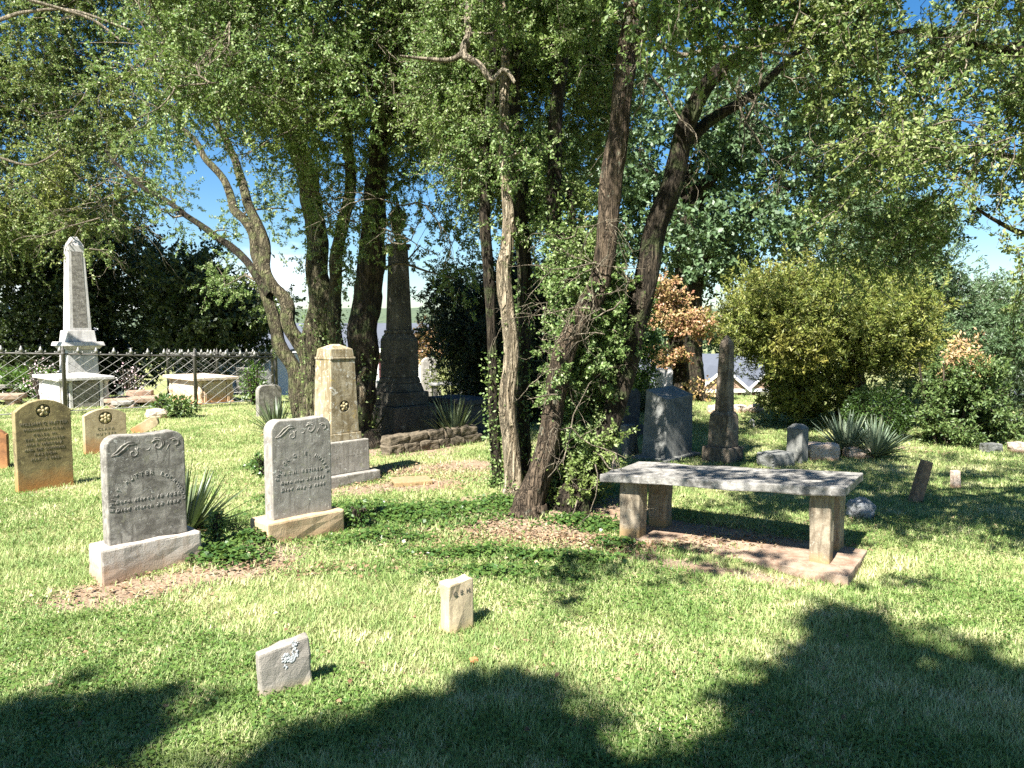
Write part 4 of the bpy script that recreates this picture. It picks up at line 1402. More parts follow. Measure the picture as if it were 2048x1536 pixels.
class Tubes:
    def __init__(s): s.v = []; s.f = []; s.n = 0
    def raw(s, v, q):
        s.v.append(np.asarray(v, np.float32)); s.f.append(np.asarray(q, np.int64) + s.n); s.n += len(v)
    def tube(s, pts, rad, seg=6, knob=0.0, seed=0.0):
        pts = np.asarray(pts, float); rad = np.asarray(rad, float)
        n = len(pts)
        t = np.gradient(pts, axis=0); t = unit(t)
        ref = np.array([0.0, 1.0, 0.05])
        u = unit(np.cross(t, ref)); w_ = np.cross(t, u)
        an = np.linspace(0, 2 * math.pi, seg, endpoint=False)
        R = rad[:, None] * np.ones((1, seg))
        if knob > 0:
            ln = np.concatenate([[0], np.cumsum(np.linalg.norm(np.diff(pts, axis=0), axis=1))])
            for i in range(n):
                for k in range(seg):
                    R[i, k] *= 1 + knob * (noise.fractal(Vector((math.cos(an[k]) * 1.7 + seed, math.sin(an[k]) * 1.7, ln[i] * 2.6 + seed)), 1.0, 2.0, 3) + .30 * math.sin(3 * an[k] + seed + ln[i] * 1.2) + .55 * (.5 - abs(noise.noise(Vector((math.cos(an[k]) * 4 + seed, math.sin(an[k]) * 4, ln[i] * 1.5)))) * 2.2))
        V = pts[:, None, :] + R[:, :, None] * (np.cos(an)[None, :, None] * u[:, None, :] + np.sin(an)[None, :, None] * w_[:, None, :])
        i = np.arange(n - 1)[:, None] * seg; k = np.arange(seg)[None, :]; l = (k + 1) % seg
        q = np.stack([i + k, i + l, i + seg + l, i + seg + k], -1).reshape(-1, 4)
        s.raw(V.reshape(-1, 3), q)
    def mesh(s, name):
        if not s.v: return np_mesh(name, np.zeros((3, 3)), [0, 1, 2], 3)
        return np_mesh(name, np.concatenate(s.v), np.concatenate(s.f).ravel(), 4)

def catmull(pts, per=6):
    pts = [np.asarray(p, float) for p in pts]
    out_ = []
    n = len(pts)
    for i in range(n - 1):
        p0, p1, p2, p3 = pts[max(0, i - 1)], pts[i], pts[i + 1], pts[min(n - 1, i + 2)]
        for k in range(per):
            t = k / per
            out_.append(.5 * ((2 * p1) + (-p0 + p2) * t + (2 * p0 - 5 * p1 + 4 * p2 - p3) * t * t + (-p0 + 3 * p1 - 3 * p2 + p3) * t ** 3))
    out_.append(pts[-1])
    return np.array(out_)

def in_poly(px, py, poly):
    c = False
    n = len(poly)
    j = n - 1
    for i in range(n):
        xi, yi = poly[i]; xj, yj = poly[j]
        if (yi > py) != (yj > py) and px < (xj - xi) * (py - yi) / (yj - yi + 1e-9) + xi:
            c = not c
        j = i
    return c

def fill(poly, Y0, Y1, n, r, seed, lo=0.7, hi=1.25, holes=()):
    """clump centres spread through a region of the crown: outline in photo pixels, depth from Y0 to Y1"""
    rr = random.Random(seed)
    xs = [p[0] for p in poly]; ys = [p[1] for p in poly]
    res = []
    tries = 0
    while len(res) < n and tries < n * 60:
        tries += 1
        x, y = rr.uniform(min(xs), max(xs)), rr.uniform(min(ys), max(ys))
        if not in_poly(x, y, poly): continue
        if any(in_poly(x, y, h) for h in holes): continue
        Y = rr.uniform(Y0, Y1)
        res.append((P(x, y, Y), r * rr.uniform(lo, hi)))
    return res

def tree(name, label, cat, stems, clumps, leaf, leafL, leafW, n_twig, n_leaf, bark='bark_dark', twig='twig', seed=1, group=None,
         twig_len=0.9, droop=0.25, connect=True, flat=1.0, up=0.6, knob=.16, extra=None, root_loc=None, hide_twigs=False, thin=1.0, tw=1.0, wisp=0, wisp_len=.7, wisp_r=.007, more=(), stem_name="trunk", jitter=0.0, br=0.016, sprout=None):
    """stems: lists of (Vector, radius); clumps: (centre, r)"""
    rg = np.random.default_rng(seed)
    base = root_loc or stems[0][0][0]
    root = thing(name, label, cat, base, 0, group)
    inv = np.array(base)
    pool_p, pool_r = [], []
    for si, st in enumerate(stems):
        pts = catmull([s[0] for s in st], 14)
        rad = np.interp(np.linspace(0, 1, len(pts)), np.linspace(0, 1, len(st)), [s[1] for s in st])
        if jitter > 0:
            for i in range(2, len(pts) - 1):
                pts[i] += np.array(noise.noise_vector(Vector(pts[i] * 1.7) + Vector((si, 0, 0)))) * jitter * min(1, rad[i] * 12)
        T = Tubes()
        T.tube(pts - inv, rad, 26 if rad[0] > .05 else 10, knob, si * 3.3)
        mt = bark[si] if isinstance(bark, (list, tuple)) else bark
        link(stem_name, T.mesh(stem_name), M[mt], root, smooth=True)
        for p_, r_ in zip(pts[len(pts) // 6:], rad[len(pts) // 6:]):
            pool_p.append(p_); pool_r.append(r_)
    T = Tubes()
    C = np.array([c[0] for c in clumps]) if clumps else np.zeros((0, 3))
    R = np.array([c[1] for c in clumps])
    pool = np.array(pool_p); prad = np.array(pool_r)
    if connect and len(C):
        d0 = np.array([np.min(np.linalg.norm(pool - c, axis=1)) for c in C])
        for i in np.argsort(d0):
            c = C[i]
            dd = np.linalg.norm(pool - c, axis=1) + 0.8 * np.maximum(0, pool[:, 2] - c[2])
            j = int(np.argmin(dd))
            a = pool[j]
            ln = np.linalg.norm(c - a)
            if ln < .05: continue
            m1 = a + (c - a) * .35 + rg.normal(0, .10 * ln, 3) + np.array([0, 0, .08 * ln])
            m2 = a + (c - a) * .70 + rg.normal(0, .10 * ln, 3) + np.array([0, 0, .10 * ln])
            pts = catmull([a, m1, m2, c], 4)
            r0 = min(prad[j] * .7, br + .010 * ln)
            rad = np.linspace(r0, max(r0 * .35, .004), len(pts))
            T.tube(pts - inv, rad, 5)
            pool = np.concatenate([pool, pts[3:]]); prad = np.concatenate([prad, rad[3:]])
    # twigs and leaves
    LV = []
    if len(C):
        nt_ = np.maximum(4, (n_twig * (R / np.mean(R)) ** 2).astype(int))
        idx = np.repeat(np.arange(len(C)), nt_)
        c = C[idx]; r = R[idx][:, None]
        # shoots: first order, from near the centre outwards
        off = rg.normal(0, .42, (len(idx), 3)) * np.array([1, 1, flat])
        a = c + off * r
        d = unit(off + rg.normal(0, .7, off.shape) + np.array([0, 0, -droop]))
        ln = (r[:, 0] * twig_len * rg.uniform(.35, 1.0, len(idx)))
        b = a + d * ln[:, None]
        if not hide_twigs:
            keep = rg.random(len(idx)) < thin
            v, q = sticks(a[keep] - inv, b[keep] - inv, np.full(keep.sum(), .0042 * tw), np.full(keep.sum(), .0018 * tw))
            T.raw(v, q)
        k = n_leaf
        t = rg.uniform(.05, 1.05, (len(idx), k, 1))
        pos = a[:, None, :] + d[:, None, :] * ln[:, None, None] * t + rg.normal(0, .012, (len(idx), k, 3))
        ax = d[:, None, :] * .55 + unit(rg.normal(0, 1, (len(idx), k, 3))) * .9
        nm = rg.normal(0, .6, (len(idx), k, 3)) + np.array([-.15, -.3, up])
        pos = pos.reshape(-1, 3); ax = ax.reshape(-1, 3); nm = nm.reshape(-1, 3)
        sz = rg.uniform(.6, 1.15, len(pos))
        LV.append(leaf_arrays(pos - inv, ax, nm, leafL * sz, leafW * sz))
    front = C[np.argsort(C[:, 1])[:max(1, int(len(C) * .45))]] if len(C) else C
    for _ in range(wisp):
        c0 = front[rg.integers(0, len(front))] + np.array([0, -.30, 0])
        def grow(a, d, ln, r, lvl):
            pts = [a]
            for k in range(5):
                d = unit(d + rg.normal(0, .30, 3) + np.array([0, 0, -.08]))
                pts.append(pts[-1] + d * ln / 5)
            T.tube(np.array(pts) - inv, np.linspace(r, r * .35, 6), 4)
            if lvl > 0:
                for k in range(rg.integers(2, 5)):
                    grow(pts[rg.integers(1, 6)], unit(d + rg.normal(0, .7, 3)), ln * rg.uniform(.35, .7), r * .55, lvl - 1)
        grow(c0, unit(rg.normal(0, 1, 3) * np.array([1, .5, .6])), wisp_len * rg.uniform(.6, 1.3), wisp_r, 2)
    if T.v:
        link("branches", T.mesh("branches"), M[twig], root)
    if LV:
        link("crown", leaves_mesh("crown", np.concatenate(LV)), M[leaf], root)
    for (nm_, cl2, mt2, L2, W2, k2) in more:
        cc = np.array([c[0] for c in cl2]); r2 = np.array([c[1] for c in cl2])
        ix = np.repeat(np.arange(len(cc)), k2)
        o2 = rg.normal(0, .5, (len(ix), 3))
        p2 = cc[ix] + o2 * r2[ix][:, None]
        sz = rg.uniform(.6, 1.15, len(ix))
        link(nm_, leaves_mesh(nm_, leaf_arrays(p2 - inv, o2 + rg.normal(0, .8, o2.shape), rg.normal(0, .7, o2.shape) + np.array([-.1, -.2, .6]), L2 * sz, W2 * sz)), M[mt2], root)
    if sprout:
        # shoots growing straight from the bark of the stems
        sp = []
        for (pa, rad_, cnt, lf, Lf) in sprout:
            n = cnt
            o = unit(rg.normal(0, 1, (n, 3)))
            ct = pa[rg.integers(0, len(pa), n)]
            pos = ct + o * rad_ * rg.uniform(.3, 1.1, (n, 1)) + rg.normal(0, .02, (n, 3))
            sp.append(leaf_arrays(pos - inv, o + rg.normal(0, .8, (n, 3)), rg.normal(0, .6, (n, 3)) + np.array([0, -.3, .5]), Lf * rg.uniform(.6, 1.2, n), .6 * Lf * rg.uniform(.6, 1.2, n)))
        link("trunk_shoots", leaves_mesh("trunk_shoots", np.concatenate(sp)), M[sprout[0][3]], root)
    return root

def stem(*pts):
    """(px, py, Y, width in photo pixels)"""
    return [(P(a, b, Y), wpx / 2 / F * Y) for a, b, Y, wpx in pts]

def drop(st, n=1):
    """sink the first point a little into the soil, with a root flare"""
    p, r = st[0]
    z = H(p.x, p.y)
    return [(Vector((p.x, p.y, z - .08)), r * 1.75), (Vector((p.x, p.y, max(z + .03, min(p.z, z + .05)))), r * 1.4)] + [(st[0][0] + Vector((0, 0, .06 + max(0, z + .05 - p.z))), r * 1.08)] + st[1:]

# ---- left boxwood clump
A = [stem((606, 822, 11.5, 34), (582, 740, 11.5, 28), (553, 650, 11.6, 25), (526, 560, 11.8, 22), (500, 470, 12.2, 18), (455, 390, 12.8, 15), (400, 300, 13.3, 11), (330, 210, 14.0, 7), (270, 120, 14.5, 4)),
     stem((628, 818, 11.2, 38), (607, 745, 11.2, 31), (578, 640, 11.3, 27), (547, 560, 11.5, 23), (508, 430, 11.9, 19), (472, 330, 12.3, 15), (430, 240, 12.8, 12), (405, 170, 13.2, 9), (370, 60, 13.6, 6), (350, -80, 14, 4)),
     stem((540, 590, 11.6, 17), (490, 520, 12.0, 15), (420, 465, 12.5, 13), (350, 415, 13.0, 10), (270, 362, 13.6, 7), (210, 300, 14, 5)),
     stem((640, 870, 10.8, 54), (634, 700, 10.8, 48), (638, 600, 10.8, 44), (634, 500, 10.9, 40), (620, 400, 11.0, 40), (600, 300, 11.1, 34), (570, 200, 11.3, 26), (560, 80, 11.5, 20), (552, -100, 11.7, 14)),
     stem((668, 865, 10.8, 40), (668, 700, 10.8, 32), (672, 600, 10.7, 26), (682, 480, 10.6, 24), (696, 380, 10.6, 22), (700, 280, 10.6, 20), (692, 160, 10.7, 16), (700, 20, 10.8, 12), (690, -120, 10.8, 8)),
     stem((712, 880, 10.2, 70), (716, 760, 10.2, 60), (728, 640, 10.2, 55), (740, 520, 10.1, 50), (746, 400, 10.1, 42), (758, 300, 10.0, 36), (775, 190, 10.0, 30), (792, 70, 10.0, 24), (805, -100, 10.0, 16)),
     stem((560, 250, 11.4, 18), (500, 170, 12.0, 15), (440, 110, 12.8, 12), (340, 60, 13.5, 8)),
     stem((600, 300, 11.1, 20), (545, 230, 11.6, 17), (480, 120, 12.2, 12), (430, 0, 12.6, 8)),
     stem((760, 300, 10.0, 22), (820, 200, 9.7, 18), (880, 120, 9.4, 13), (930, 30, 9.2, 8)),
     stem((715, 835, 10.05, 16), (722, 790, 10.0, 14), (716, 760, 10.05, 9), (728, 735, 10.0, 6))]
A = [drop(s) if i in (0, 1, 3, 4, 5) else s for i, s in enumerate(A)]
clA = fill([(430, -260), (920, -260), (930, 300), (830, 330), (720, 330), (640, 400), (560, 300), (520, 240), (420, 190)], 9.0, 12.5, 150, .50, 21)
clA += fill([(560, 380), (760, 330), (800, 430), (770, 520), (700, 560), (640, 560), (600, 480)], 9.5, 11, 16, .30, 22)
clA += fill([(240, 280), (520, 250), (620, 480), (560, 640), (440, 580), (300, 440)], 12, 14.5, 26, .34, 23)
clA += fill([(740, 390), (840, 380), (850, 470), (770, 500)], 9.2, 9.6, 7, .22, 28)
clA += fill([(780, 330), (960, 330), (960, 600), (880, 560), (800, 480)], 10, 12, 13, .32, 24)
clA += fill([(300, -700), (1000, -700), (950, -250), (420, -250)], 7.5, 12.0, 60, .60, 25)
def box_fill(x0, x1, y0, y1, z0, z1, n, r, seed):
    rr = random.Random(seed)
    return [(Vector((rr.uniform(x0, x1), rr.uniform(y0, y1), rr.uniform(z0, z1))), r * rr.uniform(.75, 1.2)) for _ in range(n)]
clA += box_fill(-3.9, -1.5, 7.7, 9.4, 3.9, 6.6, 60, .48, 26)
clA += box_fill(-1.7, 0.3, 9.0, 11.5, 4.2, 7.0, 50, .48, 27)
shA = np.array([p for s in A[3:6] for p in catmull([q[0] for q in s], 8)[2:30]])
shA2 = np.array([p for s in A[0:2] for p in catmull([q[0] for q in s], 8)[1:20]])
tree("boxwood_tree", "many stemmed old boxwood left of the dark urn monument, its crown filling the upper middle", "tree", A, clA, 'box', .042, .024, 38, 38,
     bark=['bark_moss', 'bark_moss', 'bark_dark', 'bark_moss', 'bark_moss', 'bark_dark', 'bark_dark', 'bark_dark', 'bark_dark', 'bark_pale'], seed=31, jitter=.10, wisp=110, wisp_len=.8, wisp_r=.011,
     sprout=[(shA, .27, 6500, 'box', .048), (shA2, .14, 1300, 'box', .045)])

# ---- right boxwood clump, the main tree
C_ = [stem((1024, 990, 6.9, 34), (1021, 900, 6.9, 34), (1019, 800, 6.9, 33), (1021, 700, 6.9, 31), (1018, 610, 6.9, 30), (1010, 530, 6.9, 30), (1017, 440, 6.95, 23), (1010, 330, 7.0, 21), (1004, 210, 7.1, 19), (1012, 90, 7.2, 16), (1000, -90, 7.3, 11)),
      stem((1058, 1036, 6.3, 56), (1076, 950, 6.3, 45), (1099, 850, 6.3, 43), (1120, 755, 6.3, 45), (1152, 655, 6.3, 42), (1194, 565, 6.3, 40), (1214, 445, 6.3, 42), (1226, 330, 6.3, 41), (1242, 200, 6.3, 40), (1263, 80, 6.3, 42), (1278, -100, 6.3, 36), (1290, -300, 6.2, 20)),
      stem((1142, 1030, 6.5, 52), (1190, 930, 6.55, 46), (1230, 800, 6.6, 42), (1268, 680, 6.6, 48), (1298, 560, 6.6, 46), (1322, 440, 6.6, 42), (1346, 330, 6.6, 40), (1372, 240, 6.5, 36), (1425, 150, 6.4, 30), (1530, 80, 6.2, 22), (1650, 20, 6.0, 14), (1760, -60, 5.8, 8)),
      stem((1112, 1024, 6.6, 56), (1128, 900, 6.65, 42), (1140, 780, 6.7, 34), (1140, 650, 6.8, 30), (1124, 520, 6.9, 30), (1112, 430, 7.0, 30), (1114, 300, 7.1, 28), (1120, 150, 7.1, 24), (1130, -100, 7.1, 16)),
      stem((1165, 1005, 6.8, 40), (1178, 890, 6.8, 36), (1192, 770, 6.8, 34), (1204, 650, 6.8, 28), (1186, 560, 6.9, 22), (1150, 470, 7.0, 18), (1140, 380, 7.1, 12)),
      stem((1050, 940, 7.2, 30), (1042, 780, 7.2, 26), (1048, 620, 7.3, 26), (1050, 490, 7.3, 28), (1036, 350, 7.3, 28), (1030, 200, 7.3, 24), (1034, 60, 7.3, 18), (1030, -100, 7.3, 12)),
      stem((1000, 980, 7.4, 22), (990, 850, 7.4, 20), (985, 700, 7.4, 19), (978, 520, 7.4, 22), (972, 340, 7.4, 22), (984, 160, 7.4, 18), (992, -90, 7.4, 12)),
      stem((1230, 800, 6.6, 26), (1180, 740, 6.5, 22), (1150, 690, 6.5, 18), (1165, 640, 6.45, 12)),
      stem((1352, 310, 6.6, 26), (1420, 240, 6.6, 22), (1500, 190, 6.5, 18), (1590, 110, 6.4, 12), (1660, 60, 6.3, 8)),
      stem((1263, 80, 6.3, 30), (1330, 40, 6.2, 24), (1400, -40, 6.1, 18), (1480, -150, 6.0, 10)),
      stem((940, 70, 6.4, 15), (930, 110, 6.35, 16), (960, 130, 6.3, 12), (985, 160, 6.3, 11), (1010, 140, 6.25, 9), (1030, 165, 6.2, 6)),
      stem((1000, -90, 7.2, 14), (940, 10, 6.8, 15), (932, 90, 6.5, 14), (905, 120, 6.4, 11), (850, 118, 6.3, 7), (800, 112, 6.2, 4))]
C_ = [drop(s) if i in (0, 1, 2, 3, 4, 5, 6) else s for i, s in enumerate(C_)]
clC = fill([(900, -260), (1290, -260), (1270, 0), (1100, 120), (1080, 380), (1050, 330), (1030, 200), (960, 60)], 5.8, 7.0, 34, .28, 41)
clC += fill([(1080, -100), (1290, -100), (1250, 180), (1190, 330), (1110, 400)], 7.6, 9.2, 30, .38, 49)
clC += fill([(1100, 470), (1190, 480), (1262, 580), (1240, 760), (1200, 960), (1130, 1000), (1108, 760)], 6.3, 6.9, 105, .15, 48)
clC += fill([(850, -100), (1050, -100), (1060, 400), (980, 430), (920, 330), (850, 180)], 7.4, 9.0, 46, .40, 46)
clC += fill([(1000, 400), (1200, 380), (1200, 520), (1100, 560), (1020, 520)], 7.0, 7.8, 10, .20, 42)
clC += fill([(1300, -300), (1700, -300), (1700, 30), (1450, 60), (1300, 20)], 4.0, 4.9, 26, .27, 43)
clC += fill([(800, -900), (1700, -1000), (1600, -260), (850, -260)], 4.6, 7.0, 20, .40, 44)
clC += box_fill(0.2, 2.3, 3.0, 5.2, 4.6, 6.6, 24, .22, 45) + box_fill(-1.7, 0.6, 1.2, 2.7, 4.3, 5.6, 34, .16, 47)
def sun_gaps(cl, targets, rad, keep, seed):
    """thin the crown where the photo shows sun flecks reaching the ground behind it"""
    rr = random.Random(seed)
    res = []
    for c, r in cl:
        near = False
        for t in targets:
            d = Vector(c) - Vector(t)
            if (d - TOSUN * d.dot(TOSUN)).length < rad + r * .6: near = True
        if near and rr.random() > keep: continue
        res.append((c, r))
    return res
FLECKS = [(1.55, 8.3, .3), (1.75, 8.6, .65), (2.5, 8.7, .4), (3.3, 9.0, .3), (4.2, 9.7, .3), (3.6, 7.6, .1), (4.6, 7.4, .1)]
clC = sun_gaps(clC, FLECKS, .14, .35, 5)
def stem_pts(s, a, b):
    q = catmull([x[0] for x in s], 10)
    return q[int(len(q) * a):int(len(q) * b)]
tree("boxwood_tree", "old boxwood with pale upright stem and leaning stems left of the table tomb", "tree", C_, clC, 'box', .035, .020, 34, 38,
     bark=['bark_pale', 'bark_brown', 'bark_dark', 'bark_dark', 'bark_dark', 'bark_dark', 'bark_dark', 'bark_brown', 'bark_dark', 'bark_dark', 'twig', 'twig'], seed=51, jitter=.05, wisp=80, wisp_len=.55, wisp_r=.0065,
     sprout=[(np.concatenate([stem_pts(C_[6], .05, .5), stem_pts(C_[5], .02, .5)]), .10, 4200, 'box', .040),
             (stem_pts(C_[3], .02, .75), .22, 7000, 'box', .042), (stem_pts(C_[4], .02, .8), .22, 6000, 'box', .042),
             (stem_pts(C_[2], .1, .45), .10, 800, 'box', .038), (stem_pts(C_[0], .03, .12), .16, 350, 'box', .038), (stem_pts(C_[0], .3, .65), .06, 160, 'box', .034), (stem_pts(C_[1], .06, .3), .07, 160, 'box', .034)])

# bare dead twigs hanging under the right limbs
def dead_twigs():
    rg = np.random.default_rng(77)
    base = P(1330, 60, 6.1)
    root = thing("dead_branch", "bare pale dead branch with hanging twigs under the right limbs", "branch", base)
    T = Tubes()
    def grow(a, d, ln, r, lvl):
        n = 6
        pts = [a]
        for k in range(n):
            d = unit(d + rg.normal(0, .28, 3) + np.array([0, 0, -.10]))
            pts.append(pts[-1] + d * ln / n)
        rad = np.linspace(r, r * .35, n + 1)
        T.tube(np.array(pts) - np.array(base), rad, 5)
        if lvl > 0:
            for k in range(rg.integers(3, 6)):
                i = rg.integers(1, n + 1)
                grow(pts[i], unit(d + rg.normal(0, .75, 3) + np.array([0, -.1, -.25])), ln * rg.uniform(.4, .75), max(rad[i] * .6, .0028), lvl - 1)
    for (px, py, Y, dx, dz, ln, r) in ((1265, 90, 6.1, .8, -.25, .9, .016), (1330, 40, 6.0, .6, -.6, .9, .014), (1400, 20, 5.9, .2, -.9, .8, .012), (1300, 60, 6.0, -.4, -.8, .6, .010),
                                        (1440, 130, 6.2, .6, -.7, .8, .012), (1520, 100, 6.1, .3, -.9, .9, .012), (1470, 60, 5.8, .8, -.3, .9, .012), (1600, 120, 6.0, -.1, -.9, .7, .010), (1290, 130, 6.0, .5, -.5, .6, .009), (1620, 280, 6.4, -.3, -.8, .6, .008)):
        grow(np.array(P(px, py, Y)), unit(np.array([dx, rg.uniform(-.3, .2), dz])), ln, r, 2)
    # the limb they hang from
    T.tube(catmull([P(1275, -20, 6.25) - base, P(1300, 60, 6.1) - base, P(1360, 110, 6.0) - base, P(1430, 95, 6.0) - base, P(1520, 100, 6.1) - base, P(1620, 120, 6.1) - base], 5), np.linspace(.03, .01, 26), 7)
    link("twigs", T.mesh("twigs"), M['twig'], root)
dead_twigs()

# ---- tree overhanging at top left (trunk outside the picture)
D = [[(Vector((-16.0, 15.5, -.1)), .28), (Vector((-15.6, 15.3, 2.0)), .22), (Vector((-14.8, 15.0, 4.5)), .17), (Vector((-13.8, 15, 7.5)), .10)],
     [(Vector((-15.4, 15.2, 3.0)), .14)] + stem((-180, 120, 14.6, 12), (0, 40, 14.3, 7), (70, 22, 14.2, 6), (150, 22, 14.1, 5), (260, 60, 14.0, 4)),
     [(Vector((-14.9, 15.0, 4.5)), .12)] + stem((-60, -40, 14.2, 9), (60, 0, 14, 7), (130, 20, 14, 6), (190, 42, 13.9, 5), (240, 80, 13.8, 3)),
     [(Vector((-15.4, 15.2, 3.0)), .12)] + stem((-200, 330, 14.6, 8), (-40, 310, 14.4, 5), (60, 330, 14.3, 4), (120, 300, 14.2, 3))]
clD = fill([(-260, -300), (480, -300), (470, 120), (380, 230), (270, 300), (250, 400), (190, 450), (60, 470), (-260, 480)], 18.5, 22, 320, .80, 61)
clD += fill([(100, 440), (300, 330), (300, 470), (150, 520)], 16.6, 17.6, 9, .4, 62)
tree("boxwood_tree", "yellowing small leaved tree hanging in at the upper left above the fenced plot", "tree", D, clD, 'box_y', .068, .039, 52, 36, bark='twig', seed=63, wisp=120, wisp_len=1.5, wisp_r=.019, tw=1.5)
# pale branches crossing in front of it
def cross_branch():
    base = P(580, 5, 11.5)
    root = thing("bare_branch", "thin pale branch crossing the foliage at the upper left", "branch", base)
    T = Tubes()
    for pts in ([(600, 0), (540, 18), (460, 42), (390, 70), (310, 88), (230, 85), (160, 86)], [(310, 88), (285, 110), (262, 140), (230, 160)], [(390, 70), (340, 60), (300, 66)], [(460, 42), (420, 60), (360, 110), (300, 130)], [(540, 18), (600, 12), (660, 18)]):
        q = catmull([P(x, y, 11.5) - base for x, y in pts], 5)
        T.tube(q, np.linspace(.022 if len(pts) > 5 else .012, .005, len(q)), 6)
    link("limb", T.mesh("limb"), M['twig'], root)
cross_branch()

# ---- tree overhanging at top right (trunk outside the picture)
E = [[(Vector((6.0, 4.6, -.1)), .22), (Vector((5.8, 4.6, 1.5)), .18), (Vector((5.4, 4.6, 3.5)), .14), (Vector((4.8, 4.6, 6.0)), .08)],
     [(Vector((5.7, 4.6, 2.2)), .09)] + stem((2200, 330, 4.8, 26), (2040, 320, 4.8, 18), (1960, 300, 4.8, 13), (1880, 320, 4.8, 8)),
     [(Vector((5.5, 4.6, 3.0)), .09)] + stem((2250, 60, 4.8, 26), (2060, 100, 4.7, 18), (1960, 90, 4.6, 13), (1840, 60, 4.6, 9), (1730, 80, 4.6, 5)),
     [(Vector((5.3, 4.6, 3.8)), .09)] + stem((2000, -100, 4.6, 20), (1860, -60, 4.5, 14), (1740, 10, 4.5, 9), (1680, 120, 4.5, 5)),
     [(Vector((5.7, 4.6, 2.0)), .07)] + stem((2180, 480, 4.9, 18), (2060, 470, 4.9, 12), (1990, 440, 4.9, 7), (1930, 400, 4.9, 4))]
clE = fill([(1620, -300), (2300, -300), (2300, 640), (2060, 640), (1990, 560), (1960, 420), (1880, 380), (1830, 500), (1700, 540), (1600, 470), (1640, 300), (1560, 160), (1620, 60)], 3.9, 5.2, 82, .22, 71)
clE += fill([(1560, 380), (1880, 420), (1860, 560), (1640, 560)], 4.6, 5.4, 6, .20, 72)
clE += fill([(1700, -900), (2700, -900), (2300, -250), (1700, -250)], 3.6, 5.2, 10, .30, 73)
clE = sun_gaps(clE, FLECKS, .14, .4, 6)
tree("boxwood_tree", "light green small leaved tree hanging in at the upper right corner", "tree", E, clE, 'box_y', .029, .016, 30, 36, bark='bark_brown', seed=74, wisp=80, wisp_len=.45, wisp_r=.0045)

# ---- tree behind the camera, whose shadow lies on the near lawn
def back_tree():
    rr = random.Random(9)
    shade = [[(-300, 1470), (60, 1445), (190, 1432), (280, 1455), (215, 1500), (170, 1560), (-300, 1900)],
             [(520, 1530), (740, 1436), (870, 1396), (960, 1380), (1065, 1398), (1085, 1460), (1190, 1535), (1190, 1720), (480, 1720)],
             [(1330, 1535), (1425, 1440), (1540, 1425), (1500, 1345), (1465, 1305), (1560, 1280), (1620, 1252), (1730, 1226), (1850, 1262), (2048, 1335), (2400, 1360), (2500, 1900), (1300, 1900)]]
    holes = [[(1640, 1250), (1720, 1250), (1730, 1285), (1650, 1285)], [(1790, 1255), (1880, 1270), (1930, 1345), (1850, 1340), (1790, 1300)]]
    cl = []
    for poly, n in ((shade[0], 60), (shade[1], 120), (shade[2], 240)):
        k = 0
        while k < n:
            x, y = rr.uniform(min(p[0] for p in poly), max(p[0] for p in poly)), rr.uniform(min(p[1] for p in poly), max(p[1] for p in poly))
            if not in_poly(x, y, poly) or any(in_poly(x, y, h) for h in holes): continue
            g = Gz(x, y, 0)
            if rr.random() > min(1.0, 2.2 / max(.7, g.y) ** .0): continue
            h = rr.uniform(7.5, 10.5)
            cl.append((g + TOSUN * (h / TOSUN.z), rr.uniform(.15, .24)))
            k += 1
    # the rest of the crown
    for k in range(110):
        a = rr.uniform(0, 2 * math.pi)
        q = Vector((-2.5 + 4.4 * rr.gauss(0, .5), -7.5 + 1.4 * rr.gauss(0, .5), rr.uniform(6.6, 11.0)))
        gx = q - TOSUN * (q.z / TOSUN.z)
        if gx.y > 1.8: continue
        cl.append((q, .5))
    st = [[(Vector((-1.2, -8.3, -.1)), .34), (Vector((-1.2, -8.2, 2.0)), .28), (Vector((-1.3, -7.6, 4.5)), .22), (Vector((-1.6, -6.4, 7.0)), .14), (Vector((-2.2, -5.4, 9.5)), .06)],
          [(Vector((-1.3, -7.7, 4.2)), .15), (Vector((-.4, -6.4, 6.4)), .1), (Vector((.3, -5.0, 8.4)), .06)],
          [(Vector((-1.3, -7.7, 4.0)), .15), (Vector((-3.2, -6.6, 6.4)), .1), (Vector((-5.2, -5.4, 8.4)), .06)]]
    tree("shade_tree", "broad leafy tree behind the viewer whose shadow falls on the near lawn", "tree", st, cl, 'box', .09, .055, 27, 17, bark='bark_brown', seed=91, thin=.3)
back_tree()

# ------------------------------------------------------------------ background trees and shrubs
def trunk_at(px, Y, top_py, wpx, lean=0):
    b = P(px, 700, Y)
    z0 = H(b.x, Y)
    t = P(px + lean, top_py, Y)
    r = wpx / 2 / F * Y
    return [(Vector((b.x, Y, z0 - .1)), r * 1.2), (Vector((b.x * .98 + t.x * .02, Y, z0 + (t.z - z0) * .35)), r), (Vector(((b.x + t.x) / 2, Y, z0 + (t.z - z0) * .7)), r * .8), (t, r * .4)]

